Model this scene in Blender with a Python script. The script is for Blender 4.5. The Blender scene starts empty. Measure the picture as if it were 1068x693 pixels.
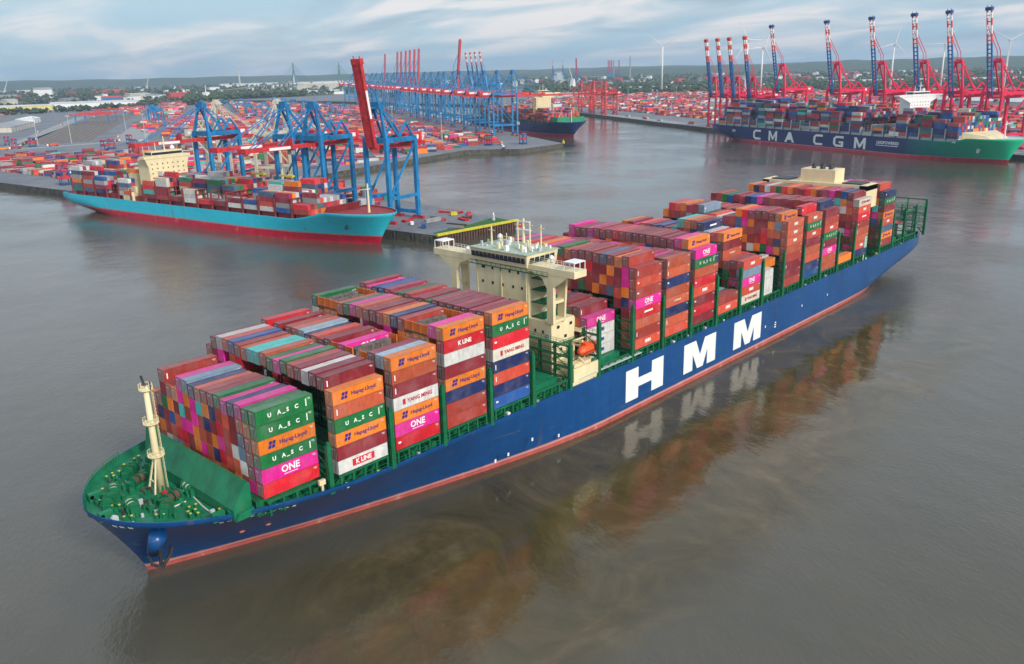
import bpy, math, random
from mathutils import Vector, Matrix
R = math.radians
SC = bpy.context.scene
COL = SC.collection
rnd = random.Random(7)

# ------------------------------------------------------------------ camera, light, exposure
# world: x runs aft along the big ship, y to its far side, z up, water at z = 0
CAM = (-85.72, -153.09, 92.25)
YAW, PIT, ROL, FPX = 0.7548032, 0.2986336, -0.0233406, 889.09
Fv = Vector((math.cos(PIT)*math.cos(YAW), math.cos(PIT)*math.sin(YAW), -math.sin(PIT)))
R0 = Vector((math.sin(YAW), -math.cos(YAW), 0)); U0 = R0.cross(Fv)
Rv = math.cos(ROL)*R0 + math.sin(ROL)*U0; Uv = -math.sin(ROL)*R0 + math.cos(ROL)*U0
cd = bpy.data.cameras.new('camera'); cam = bpy.data.objects.new('camera', cd); COL.objects.link(cam)
cd.sensor_width = 36; cd.lens = 36*FPX/1068; cd.clip_start = 1; cd.clip_end = 80000
m = Matrix((Rv, Uv, -Fv)).transposed().to_4x4(); m.translation = Vector(CAM)
cam.matrix_world = m
SC.camera = cam

W = bpy.data.worlds.new('World'); SC.world = W; W.use_nodes = True
nt = W.node_tree; nt.nodes.clear()
SUN_AZ = Vector((-0.12, -0.99)); SUN_EL = 30
wo = nt.nodes.new('ShaderNodeOutputWorld'); bg = nt.nodes.new('ShaderNodeBackground')
sky = nt.nodes.new('ShaderNodeTexSky'); sky.sky_type = 'NISHITA'; sky.sun_disc = False
sky.sun_elevation = R(SUN_EL); sky.sun_rotation = math.atan2(SUN_AZ.x, SUN_AZ.y)
sky.air_density = 1.2; sky.dust_density = 1.5
tc = nt.nodes.new('ShaderNodeTexCoord'); sp = nt.nodes.new('ShaderNodeSeparateXYZ'); nt.links.new(tc.outputs['Generated'], sp.inputs[0])
def wn(op, a, b=None, cl=False):
    n = nt.nodes.new('ShaderNodeMath'); n.operation = op; n.use_clamp = cl
    for i, v in enumerate((a, b)):
        if v is None: continue
        if isinstance(v, (int, float)): n.inputs[i].default_value = v
        else: nt.links.new(v, n.inputs[i])
    return n.outputs[0]
# project the view direction on a cloud ceiling so that the clouds flatten towards the horizon
zz = wn('ADD', wn('MAXIMUM', sp.outputs['Z'], 0.0), 0.13)
cb = nt.nodes.new('ShaderNodeCombineXYZ')
nt.links.new(wn('DIVIDE', sp.outputs['X'], zz), cb.inputs[0]); nt.links.new(wn('DIVIDE', sp.outputs['Y'], zz), cb.inputs[1])
def wnoise(scale, det, rough, off=(0, 0, 0), dist=0.4):
    mp = nt.nodes.new('ShaderNodeMapping'); mp.inputs['Location'].default_value = off
    mp.inputs['Rotation'].default_value = (0, 0, R(-43))
    mp.inputs['Scale'].default_value = (1.0, .55, 1)
    nt.links.new(cb.outputs[0], mp.inputs[0])
    n = nt.nodes.new('ShaderNodeTexNoise'); n.inputs['Scale'].default_value = scale; n.inputs['Detail'].default_value = det
    n.inputs['Roughness'].default_value = rough; n.inputs['Distortion'].default_value = dist
    nt.links.new(mp.outputs[0], n.inputs['Vector']); return n.outputs['Fac']
def wramp(fac, stops):
    r = nt.nodes.new('ShaderNodeValToRGB'); e = r.color_ramp.elements
    e[0].position, e[0].color = stops[0][0], (*stops[0][1], 1); e[1].position, e[1].color = stops[-1][0], (*stops[-1][1], 1)
    for p, c in stops[1:-1]:
        x = e.new(p); x.color = (*c, 1)
    nt.links.new(fac, r.inputs[0]); return r.outputs[0]
def wmix(f, a, b, typ='MIX'):
    n = nt.nodes.new('ShaderNodeMix'); n.data_type = 'RGBA'; n.blend_type = typ
    if isinstance(f, (int, float)): n.inputs[0].default_value = f
    else: nt.links.new(f, n.inputs[0])
    for s, v in ((6, a), (7, b)):
        if isinstance(v, tuple): n.inputs[s].default_value = (*v, 1)
        else: nt.links.new(v, n.inputs[s])
    return n.outputs[2]
skyc = wmix(1.0, sky.outputs[0], (0.09, 0.09, 0.09), 'MULTIPLY')
grad = wramp(sp.outputs['Z'], [(0.0, (.28, .46, .61)), (.05, (.31, .49, .63)), (.12, (.42, .56, .68)), (.4, (.62, .70, .82)), (1.0, (.60, .69, .84))])
cl1 = wnoise(0.75, 6, .55, (3.1, 1.7, 0)); cl2 = wnoise(1.5, 5, .5, (9.2, 4.4, 2), .8)
mask = wramp(cl1, [(.40, (0, 0, 0)), (.56, (1, 1, 1))])
lightc = wramp(cl2, [(.34, (.28, .38, .50)), (.48, (.48, .55, .63)), (.60, (.86, .76, .74))])
c1 = wmix(wn('MULTIPLY', mask, .72), grad, lightc)
fin = wmix(.82, skyc, c1)
nt.links.new(fin, bg.inputs[0]); bg.inputs[1].default_value = 1.10
nt.links.new(bg.outputs[0], wo.inputs[0])

sd = bpy.data.lights.new('sun', 'SUN'); sd.energy = 2.9; sd.angle = R(10); sd.color = (1.0, .93, .84)
so = bpy.data.objects.new('sun', sd); COL.objects.link(so)
sv = Vector((SUN_AZ.x*math.cos(R(SUN_EL)), SUN_AZ.y*math.cos(R(SUN_EL)), math.sin(R(SUN_EL))))
so.rotation_euler = sv.to_track_quat('Z', 'Y').to_euler()
SC.view_settings.view_transform = 'Standard'; SC.view_settings.look = 'None'
SC.view_settings.exposure = 0.28; SC.view_settings.gamma = 1.0; SC.view_settings.use_curve_mapping = False
SC.cycles.max_bounces = 5; SC.cycles.volume_bounces = 0; SC.cycles.use_denoising = True

# ------------------------------------------------------------------ materials
MATS = {}
def nd(t, typ, **kw):
    n = t.nodes.new(typ)
    for k, v in kw.items(): setattr(n, k, v)
    return n
def mix(t, f, a, b, typ='MIX'):
    n = nd(t, 'ShaderNodeMix', data_type='RGBA', blend_type=typ)
    for s, v in ((0, f), (6, a), (7, b)):
        if isinstance(v, (int, float)): n.inputs[s].default_value = v
        elif isinstance(v, tuple): n.inputs[s].default_value = (*v[:3], 1)
        else: t.links.new(v, n.inputs[s])
    return n.outputs[2]
def mth(t, op, a, b=None, cl=False):
    n = nd(t, 'ShaderNodeMath', operation=op); n.use_clamp = cl
    for i, v in enumerate((a, b)):
        if v is None: continue
        if isinstance(v, (int, float)): n.inputs[i].default_value = v
        else: t.links.new(v, n.inputs[i])
    return n.outputs[0]
def noise(t, vec, scale, det=3, rough=.5, mscale=None):
    if mscale:
        mp = nd(t, 'ShaderNodeMapping'); mp.inputs['Scale'].default_value = mscale; t.links.new(vec, mp.inputs[0]); vec = mp.outputs[0]
    n = nd(t, 'ShaderNodeTexNoise'); n.inputs['Scale'].default_value = scale; n.inputs['Detail'].default_value = det
    n.inputs['Roughness'].default_value = rough; t.links.new(vec, n.inputs['Vector']); return n.outputs['Fac']
def ramp(t, fac, stops):
    r = nd(t, 'ShaderNodeValToRGB'); e = r.color_ramp.elements
    e[0].position, e[0].color = stops[0][0], (*stops[0][1], 1); e[1].position, e[1].color = stops[-1][0], (*stops[-1][1], 1)
    for p, c in stops[1:-1]:
        x = e.new(p); x.color = (*c, 1)
    t.links.new(fac, r.inputs[0]); return r.outputs[0]
def newmat(name):
    m = bpy.data.materials.new(name); m.use_nodes = True; t = m.node_tree
    return m, t, t.nodes['Principled BSDF']
def paint(name, c, rough=.5, wear=.12, scale=.35, rust=0.0, metal=0.0):
    """painted steel or similar: uneven tone, vertical weather streaks, optional rust"""
    if name in MATS: return MATS[name]
    m, t, b = newmat(name); o = nd(t, 'ShaderNodeTexCoord').outputs['Object']
    f = noise(t, o, scale, 5, .6); g = noise(t, o, scale*3, 3, .5, (1, 1, .12))
    k = mth(t, 'ADD', mth(t, 'MULTIPLY', f, .6), mth(t, 'MULTIPLY', g, .4))
    lo = tuple(x*(1-wear*2.2) for x in c); hi = tuple(min(1, x*(1+wear)+wear*.03) for x in c)
    col = ramp(t, k, [(.35, lo), (.65, hi)])
    if rust:
        rf = noise(t, o, scale*2.2, 6, .65, (1, 1, .18))
        col = mix(t, mth(t, 'MULTIPLY', ramp(t, rf, [(.60, (0, 0, 0)), (.70, (1, 1, 1))]), rust), col, (.16, .06, .025))
    t.links.new(col, b.inputs['Base Color']); b.inputs['Roughness'].default_value = rough; b.inputs['Metallic'].default_value = metal; b.inputs['Specular IOR Level'].default_value = .35
    MATS[name] = m; return m
def container_mat(name, src):
    m, t, b = newmat(name)
    tcn = nd(t, 'ShaderNodeTexCoord'); o = tcn.outputs['Object']; nrm = nd(t, 'ShaderNodeSeparateXYZ'); t.links.new(tcn.outputs['Normal'], nrm.inputs[0])
    pos = nd(t, 'ShaderNodeSeparateXYZ'); t.links.new(o, pos.inputs[0])
    if src == 'object':
        oi = nd(t, 'ShaderNodeObjectInfo'); base = oi.outputs['Color']
        cv = nd(t, 'ShaderNodeVectorMath', operation='ADD'); t.links.new(o, cv.inputs[0])
        c3 = nd(t, 'ShaderNodeCombineXYZ'); t.links.new(mth(t, 'MULTIPLY', oi.outputs['Random'], 300), c3.inputs[0]); t.links.new(c3.outputs[0], cv.inputs[1])
        vec = cv.outputs[0]
    else:
        base = nd(t, 'ShaderNodeVertexColor', layer_name='col').outputs['Color']; vec = o
    f = noise(t, vec, .5, 5, .62); g = noise(t, vec, 1.6, 4, .6, (1, 1, .15))
    k = mth(t, 'ADD', mth(t, 'MULTIPLY', f, .55), mth(t, 'MULTIPLY', g, .45))
    col = mix(t, 1.0, base, ramp(t, k, [(.32, (.74, .74, .74)), (.64, (1.20, 1.20, 1.20))]), 'MULTIPLY')
    fd = ramp(t, noise(t, vec, .22, 3, .6), [(.45, (0, 0, 0)), (.7, (.17, .17, .17))])
    col = mix(t, fd, col, (.42, .38, .37))
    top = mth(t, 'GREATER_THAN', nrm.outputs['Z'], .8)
    dusty_sheen = mix(t, ramp(t, noise(t, vec, .9, 5, .65), [(.3, (.10, .10, .10)), (.75, (.30, .30, .30))]), col, (.36, .33, .36))  # sky sheen on the roofs painted in as pale grey, with dusty fading
    col = mix(t, top, col, dusty_sheen)
    rf = noise(t, vec, 1.3, 6, .7)
    col = mix(t, mth(t, 'MULTIPLY', ramp(t, rf, [(.63, (0, 0, 0)), (.70, (1, 1, 1))]), .55), col, (.12, .045, .02))
    t.links.new(col, b.inputs['Base Color']); b.inputs['Roughness'].default_value = .5; b.inputs['Specular IOR Level'].default_value = .38
    # pressed corrugation: along the length on sides and roof, across the width on the ends
    endf = mth(t, 'GREATER_THAN', mth(t, 'ABSOLUTE', nrm.outputs['X']), .7)
    co = mth(t, 'ADD', mth(t, 'MULTIPLY', pos.outputs['X'], mth(t, 'SUBTRACT', 1, endf)), mth(t, 'MULTIPLY', pos.outputs['Y'], endf))
    w = mth(t, 'SINE', mth(t, 'MULTIPLY', co, 2*math.pi/.30))
    bp = nd(t, 'ShaderNodeBump'); bp.inputs['Distance'].default_value = .05; bp.inputs['Strength'].default_value = 1.0
    t.links.new(w, bp.inputs['Height']); t.links.new(bp.outputs[0], b.inputs['Normal'])
    MATS[name] = m; return m
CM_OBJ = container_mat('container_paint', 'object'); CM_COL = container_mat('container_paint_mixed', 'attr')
GREEN = paint('deck_green', (.004, .175, .078), .45, .16, .2, .15); GREEN_D = paint('frame_green', (.004, .135, .052), .5, .15, .5, .12)
BLUE_HULL = None
CREAM = paint('cream_paint', (.76, .66, .40), .45, .06, .2); WHITE = paint('white_paint', (.78, .78, .76), .45, .06, .3)
DARK = paint('dark_steel', (.035, .035, .04), .5, .2, .6); GLASS = paint('dark_glass', (.02, .03, .04), .08, .02, 1)
ORANGE = paint('rescue_orange', (.80, .10, .02), .4, .08, .6); YEL = paint('yellow_paint', (.60, .52, .03), .5, .12, .5)
GREY = paint('grey_steel', (.28, .29, .30), .5, .12, .4); REDP = paint('red_paint', (.55, .02, .03), .45, .12, .4)
CR_BLUE = paint('crane_blue', (.008, .20, .46), .5, .2, .15, .05); CR_RED = paint('crane_red', (.58, .03, .035), .5, .2, .15)
CR_BEIGE = paint('crane_beige', (.58, .55, .43), .5, .1, .15, .1); CR_DBLUE = paint('crane_dark_blue', (.01, .08, .25), .45, .1, .15)
CR_PINK = paint('crane_bright_red', (.70, .012, .07), .45, .1, .15)
BEIGE = paint('pale_wall', (.55, .52, .44), .7, .12, .05); CONC = paint('concrete', (.22, .21, .19), .85, .2, .08); LBLUE = paint('light_metal', (.45, .50, .52), .5, .1, .2)
RUST = paint('rusty_sheet_piling', (.11, .06, .045), .8, .3, .4)
ROPE = paint('rope_white', (.66, .65, .58), .8, .1, 2); BROWN = paint('mooring_brown', (.13, .06, .04), .7, .2, .6)

def hull_mat(name, c, red, zr, wear=.10, rust=0., c2=None, grad=None):
    """ship side: paint above zr, anti-fouling below, pale scum line between"""
    m, t, b = newmat(name); o = nd(t, 'ShaderNodeTexCoord').outputs['Object']; s = nd(t, 'ShaderNodeSeparateXYZ'); t.links.new(o, s.inputs[0])
    f = noise(t, o, .06, 5, .6); g = noise(t, o, .5, 4, .6, (1, 1, .06)); pl = noise(t, o, .25, 2, .4, (1, 1, 3))
    k = mth(t, 'ADD', mth(t, 'ADD', mth(t, 'MULTIPLY', f, .5), mth(t, 'MULTIPLY', g, .3)), mth(t, 'MULTIPLY', pl, .2))
    base = ramp(t, k, [(.36, tuple(x*(1-wear*2) for x in c)), (.64, tuple(x*(1+wear)+.004 for x in c))])
    if c2:   # a second hull colour towards the bow with a mottled edge (a painted livery)
        h = mth(t, 'ADD', s.outputs['X'], mth(t, 'MULTIPLY', mth(t, 'SUBTRACT', noise(t, o, .5, 4, .8), .5), 45))
        mk = ramp(t, mth(t, 'DIVIDE', h, grad[1]), [(grad[0]/grad[1]-.12, (1, 1, 1)), (grad[0]/grad[1]+.12, (0, 0, 0))])
        base = mix(t, mk, base, c2)
    if rust:
        rf = noise(t, o, .32, 5, .62, (1, 1, .07))
        base = mix(t, mth(t, 'MULTIPLY', ramp(t, rf, [(.63, (0, 0, 0)), (.72, (1, 1, 1))]), rust), base, (.20, .12, .05))
    # plate seams
    sx = mth(t, 'LESS_THAN', mth(t, 'PINGPONG', s.outputs['X'], 6.0), .07); sz = mth(t, 'LESS_THAN', mth(t, 'PINGPONG', s.outputs['Z'], 1.45), .05)
    base = mix(t, mth(t, 'MULTIPLY', mth(t, 'MAXIMUM', sx, sz), .22), base, (.0, .0, .01))
    sc = noise(t, o, .18, 6, .7, (.25, 1, 2.2)); base = mix(t, mth(t, 'MULTIPLY', ramp(t, sc, [(.62, (0, 0, 0)), (.70, (1, 1, 1))]), .16), base, (.35, .38, .40))
    rn = noise(t, o, .25, 5, .7, (1, 1, .5)); rcol = ramp(t, rn, [(.35, tuple(x*.7 for x in red)), (.6, red), (.72, (.52, .33, .28))])
    zz = mth(t, 'ADD', s.outputs['Z'], mth(t, 'MULTIPLY', mth(t, 'SUBTRACT', noise(t, o, .12, 3), .5), .35))
    col = mix(t, mth(t, 'GREATER_THAN', s.outputs['Z'], zr), rcol, base)
    scum = mth(t, 'MULTIPLY', mth(t, 'LESS_THAN', mth(t, 'ABSOLUTE', mth(t, 'SUBTRACT', zz, zr-.42)), .28), .55)
    col = mix(t, scum, col, (.50, .42, .38))
    t.links.new(col, b.inputs['Base Color']); b.inputs['Roughness'].default_value = .32
    return m

# ------------------------------------------------------------------ mesh helpers
class MB:
    """collects boxes, bars, tubes and polygons; build() links them as one mesh object"""
    def __init__(s): s.v, s.f, s.mi, s.c = [], [], [], []
    def add(s, vs, fs, mi=0, c=None):
        o = len(s.v); s.v += [tuple(v) for v in vs]
        for f in fs: s.f.append(tuple(o+i for i in f)); s.mi.append(mi); s.c.append(c)
    def box(s, x0, y0, z0, x1, y1, z1, mi=0, c=None):
        s.add([(x0, y0, z0), (x1, y0, z0), (x1, y1, z0), (x0, y1, z0), (x0, y0, z1), (x1, y0, z1), (x1, y1, z1), (x0, y1, z1)],
              [(0, 3, 2, 1), (4, 5, 6, 7), (0, 1, 5, 4), (1, 2, 6, 5), (2, 3, 7, 6), (3, 0, 4, 7)], mi, c)
    def bar(s, a, b, w, h=None, mi=0, w2=None):
        a, b = Vector(a), Vector(b); h = h or w; d = (b-a).normalized()
        up = Vector((0, 0, 1)) if abs(d.z) < .95 else Vector((1, 0, 0))
        r = d.cross(up).normalized(); u = r.cross(d)
        k = (w2/w) if w2 else 1
        vs = [p + r*(sx*w/2*q) + u*(sy*h/2*q) for p, q in ((a, 1), (b, k)) for sx, sy in ((-1, -1), (1, -1), (1, 1), (-1, 1))]
        s.add(vs, [(0, 1, 2, 3), (7, 6, 5, 4), (0, 4, 5, 1), (1, 5, 6, 2), (2, 6, 7, 3), (3, 7, 4, 0)], mi)
    def tube(s, a, b, r, r2=None, n=10, mi=0):
        a, b = Vector(a), Vector(b); r2 = r if r2 is None else r2; d = (b-a).normalized()
        up = Vector((0, 0, 1)) if abs(d.z) < .95 else Vector((1, 0, 0)); e = d.cross(up).normalized(); g = e.cross(d)
        vs = [p + (e*math.cos(2*math.pi*i/n) + g*math.sin(2*math.pi*i/n))*q for p, q in ((a, r), (b, r2)) for i in range(n)]
        s.add(vs, [(i, (i+1) % n, n+(i+1) % n, n+i) for i in range(n)] + [tuple(range(n))[::-1], tuple(range(n, 2*n))], mi)
    def poly(s, pts, z0, z1, mi=0, side=None):
        n = len(pts); vs = [(x, y, z0) for x, y in pts] + [(x, y, z1) for x, y in pts]
        s.add(vs, [tuple(range(n, 2*n))], mi)
        s.add(vs, [(i, (i+1) % n, n+(i+1) % n, n+i) for i in range(n)], mi if side is None else side)
    def prism(s, pts, y0, y1, mi=0):     # outline in x,z, thick in y
        n = len(pts); vs = [(x, y0, z) for x, z in pts] + [(x, y1, z) for x, z in pts]
        s.add(vs, [tuple(range(n)), tuple(range(n, 2*n))[::-1]] + [(i, n+i, n+(i+1) % n, (i+1) % n) for i in range(n)], mi)
    def mesh(s, name, mats):
        me = bpy.data.meshes.new(name); me.from_pydata(s.v, [], s.f)
        for m in (mats if isinstance(mats, (list, tuple)) else [mats]): me.materials.append(m)
        me.polygons.foreach_set('material_index', s.mi)
        if any(c is not None for c in s.c):
            ca = me.color_attributes.new('col', 'FLOAT_COLOR', 'CORNER'); data = []
            for f, c in zip(s.f, s.c): data += list((*(c or (.3, .3, .3)), 1))*len(f)
            ca.data.foreach_set('color', data)
        me.update(); return me
    def build(s, name, mats, parent=None): return link(name, s.mesh(name, mats), parent)
def link(name, data, parent=None, loc=None, rz=None):
    o = bpy.data.objects.new(name, data); COL.objects.link(o)
    if parent: o.parent = parent
    if loc: o.location = loc
    if rz is not None: o.rotation_euler = (0, 0, rz)
    return o
def tag(o, label, cat, group=None, kind=None):
    o['label'] = label; o['category'] = cat
    if group: o['group'] = group
    if kind: o['kind'] = kind
    return o
def struct(o): o['kind'] = 'structure'; return o
def smooth(o):
    for p in o.data.polygons: p.use_smooth = True
    return o
def copy_tree(o, parent=None):
    c = o.copy(); COL.objects.link(c)
    if parent: c.parent = parent
    for ch in list(o.children): copy_tree(ch, c)
    return c
TXT = {}
def text_mesh(s, size, bold=0.0, mat=None, sp=1.0, ext=.012):
    k = (s, size, bold, mat.name if mat else '', sp)
    if k in TXT: return TXT[k]
    c = bpy.data.curves.new('lettering', 'FONT'); c.body = s; c.size = size; c.offset = bold; c.extrude = ext; c.align_x = 'CENTER'; c.align_y = 'CENTER'
    c.space_character = sp; c.resolution_u = 2
    o = bpy.data.objects.new('t', c); COL.objects.link(o); bpy.context.view_layer.update()
    me = bpy.data.meshes.new_from_object(o.evaluated_get(bpy.context.evaluated_depsgraph_get()))
    COL.objects.unlink(o); bpy.data.objects.remove(o)
    me.materials.clear(); me.materials.append(mat); TXT[k] = me; return me

# ------------------------------------------------------------------ setting: water, land, hills
def water_mat():
    m, t, b = newmat('river_water'); o = nd(t, 'ShaderNodeTexCoord').outputs['Object']
    f = noise(t, o, .010, 4, .6); f2 = noise(t, o, .05, 6, .7, (1, .4, 1))
    sw = nd(t, 'ShaderNodeTexNoise'); sw.inputs['Scale'].default_value = .035; sw.inputs['Detail'].default_value = 7; sw.inputs['Roughness'].default_value = .68; sw.inputs['Distortion'].default_value = 2.2; t.links.new(o, sw.inputs['Vector'])
    # ship's brown reflection painted into the water colour beside it, with muddy swirls
    ps = nd(t, 'ShaderNodeSeparateXYZ'); t.links.new(o, ps.inputs[0])
    dy = mth(t, 'ADD', mth(t, 'MULTIPLY', mth(t, 'ABSOLUTE', mth(t, 'ADD', ps.outputs['Y'], 52)), 1/38), mth(t, 'MULTIPLY', mth(t, 'SUBTRACT', f, .5), 1.2))
    dx = mth(t, 'SUBTRACT', mth(t, 'MULTIPLY', mth(t, 'ABSOLUTE', mth(t, 'SUBTRACT', ps.outputs['X'], 118)), 1/150), .05)
    lee = ramp(t, mth(t, 'MAXIMUM', dy, dx), [(.70, (1, 1, 1)), (1.12, (0, 0, 0))])
    base = ramp(t, mth(t, 'ADD', mth(t, 'MULTIPLY', f, .6), mth(t, 'MULTIPLY', f2, .4)), [(.35, (.060, .060, .045)), (.65, (.086, .079, .055))])
    muddy_reflection = ramp(t, sw.outputs['Fac'], [(.38, (.046, .036, .009)), (.55, (.078, .058, .018)), (.68, (.115, .088, .038))])
    t.links.new(mix(t, mth(t, 'MULTIPLY', lee, .9), base, muddy_reflection), b.inputs['Base Color'])
    b.inputs['Roughness'].default_value = .035; b.inputs['IOR'].default_value = 1.50
    mp = nd(t, 'ShaderNodeMapping'); mp.inputs['Rotation'].default_value = (0, 0, R(28)); t.links.new(o, mp.inputs[0]); o2 = mp.outputs[0]
    a = noise(t, o2, 1.1, 4, .62, (1, .5, 1)); c = noise(t, o2, .12, 3, .5, (1, .5, 1)); e = noise(t, o2, .03, 2, .5)
    d = ramp(t, noise(t, o, .011, 4, .6), [(.38, (.30, .30, .30)), (.60, (1, 1, 1))])
    d = mth(t, 'MULTIPLY', d, mth(t, 'SUBTRACT', 1, mth(t, 'MULTIPLY', lee, .74)))
    h = mth(t, 'ADD', mth(t, 'ADD', mth(t, 'MULTIPLY', mth(t, 'MULTIPLY', a, d), .38), mth(t, 'MULTIPLY', c, .50)), mth(t, 'MULTIPLY', e, 1.0))
    bp = nd(t, 'ShaderNodeBump'); bp.inputs['Distance'].default_value = 1.0; bp.inputs['Strength'].default_value = .5
    t.links.new(h, bp.inputs['Height']); t.links.new(bp.outputs[0], b.inputs['Normal'])
    return m
b = MB(); b.add([(-8000, -8000, 0), (13800, -8000, 0), (13800, 13800, 0), (-8000, 13800, 0)], [(0, 1, 2, 3)])
struct(b.build('river_water', water_mat()))

def ground_mat(name, stops, sc=.02, rough=.9):
    m, t, b = newmat(name); o = nd(t, 'ShaderNodeTexCoord').outputs['Object']
    f = noise(t, o, sc, 8, .68); g = noise(t, o, sc*9, 4, .6)
    t.links.new(ramp(t, mth(t, 'ADD', mth(t, 'MULTIPLY', f, .65), mth(t, 'MULTIPLY', g, .35)), stops), b.inputs['Base Color']); b.inputs['Roughness'].default_value = rough
    b.inputs['Specular IOR Level'].default_value = .25
    return m
ASPH = ground_mat('asphalt', [(.30, (.085, .095, .115)), (.45, (.15, .165, .19)), (.60, (.20, .215, .235)), (.72, (.13, .135, .145))], .02)
FARL = ground_mat('far_land', [(.38, (.025, .045, .022)), (.46, (.05, .07, .035)), (.52, (.10, .10, .08)), (.60, (.04, .065, .03)), (.68, (.17, .16, .14))], .004)
WOOD = ground_mat('wooded_hill', [(.35, (.02, .045, .02)), (.62, (.045, .075, .032))], .006)
QZ = 5.0
port = [(228, 197), (289, 194), (294, 248), (303, 300), (314, 420), (322, 488), (390, 513), (456, 530), (500, 540), (550, 552), (606, 566), (637, 540), (648, 517), (732, 523),
        (790, 625), (860, 740), (1010, 1010), (1200, 1330), (1330, 1600), (1500, 2100), (1500, 3000), (-600, 3000), (-300, 1500), (120, 1100), (167, 716)]
QWALL = paint('quay_wall', (.095, .088, .070), .9, .3, .3)
b = MB(); b.poly(port, -3, QZ, 0, 1); struct(b.build('port_ground', [ASPH, QWALL]))
right = [(560, -600), (830, 45), (1022, 476), (1128, 655), (1200, 766), (1285, 905), (1420, 1150), (1560, 1500), (1650, 2300), (1650, 3000), (2600, 3000), (4200, 1400), (4200, -600)]
b = MB(); b.poly(right, -3, QZ, 0, 1); struct(b.build('terminal_ground', [ASPH, QWALL]))
far = [(-3000, 2980), (1490, 2980), (1640, 2980), (2590, 2980), (4180, 1390), (4180, -900), (13700, -7900), (13700, 13700), (-7900, 13700), (-7900, 2980)]
b = MB(); b.poly(far, -2, 5.2); struct(b.build('far_land', FARL))
# hills on the skyline, higher to the right
def ridge(name, a0, a1, dist, hfun, depth, mat, n=90):
    b = MB(); vs = []
    for i in range(n+1):
        a = R(a0 + (a1-a0)*i/n); h = hfun(i/n)
        for q, k in ((0, 0), (.12, .45), (.3, .85), (.5, 1.0), (.8, .8), (1, 0)):
            d = dist+depth*q; wob = 1 + .05*math.sin(i*1.3+q*9) + .04*math.sin(i*.37)
            vs.append((CAM[0]+d*math.cos(a), CAM[1]+d*math.sin(a), 5 + h*k*wob))
    fs = [(i*6+j, i*6+j+1, (i+1)*6+j+1, (i+1)*6+j) for i in range(n) for j in range(5)]
    b.add(vs, fs); return struct(smooth(b.build(name, mat)))
ridge('hills', 3, 50, 7600, lambda t: 128*(1-t)**.6 + 5*math.sin(t*21) + 3*math.sin(t*47), 4000, WOOD)
ridge('hills', 20, 86, 10500, lambda t: 84 + 5*math.sin(t*9), 2400, WOOD)

# ------------------------------------------------------------------ air
def haze():
    m = bpy.data.materials.new('haze'); m.use_nodes = True; t = m.node_tree; t.nodes.clear()
    out = t.nodes.new('ShaderNodeOutputMaterial'); v = t.nodes.new('ShaderNodeVolumePrincipled')
    v.inputs['Color'].default_value = (.62, .82, 1.0, 1); v.inputs['Density'].default_value = 6.5e-5; v.inputs['Anisotropy'].default_value = .2
    t.links.new(v.outputs[0], out.inputs['Volume'])
    b = MB(); b.box(-9500, -9500, -4, 15500, 15500, 300); o = b.build('haze', m); o['kind'] = 'stuff'; o['label'] = 'thin pale blue haze over the whole harbour'; o['category'] = 'haze'
haze()

# ------------------------------------------------------------------ container colours and builder
PAL = dict(maroon=(.27, .022, .034), brown=(.40, .050, .036), rust=(.56, .105, .045), orange=(.85, .22, .02), pink=(.82, .02, .33), navy=(.016, .030, .13),
           blue=(.014, .085, .30), slate=(.075, .12, .20), steel=(.20, .30, .40), green=(.010, .17, .045), teal=(.02, .20, .13), cyan=(.06, .50, .46), white=(.68, .68, .65), cream=(.70, .66, .54),
           red=(.72, .016, .03), coral=(.70, .085, .045), grey=(.34, .36, .37), lblue=(.03, .12, .42), sky=(.35, .48, .58), wine=(.36, .03, .07))
NAME = dict(maroon='dark maroon', brown='brown red', rust='rust brown', orange='orange', pink='pink', navy='navy blue', blue='blue', slate='slate blue', steel='steel blue', green='green',
            teal='teal green', cyan='turquoise', white='white', cream='cream', red='bright red', coral='orange red', grey='grey', lblue='light blue', sky='pale blue', wine='wine red')
def pick(r, w): return r.choices(list(w), list(w.values()))[0]
MIXW = dict(maroon=24, brown=24, rust=12, orange=9, pink=7, navy=6, blue=3, slate=3, green=4, white=3, cyan=2, red=5, coral=5, steel=2, grey=2)
L40, L20, CW, CH = 12.19, 6.06, 2.44, 2.84
W_T = paint('white_lettering', (.80, .80, .78), .5, .03); N_T = paint('dark_blue_lettering', (.02, .02, .20), .5, .03)
R_T = paint('red_lettering', (.50, .02, .05), .5, .03); RP = paint('red_panel', (.60, .02, .04), .5, .03); B_T = paint('blue_lettering', (.02, .05, .25), .5, .03)
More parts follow.
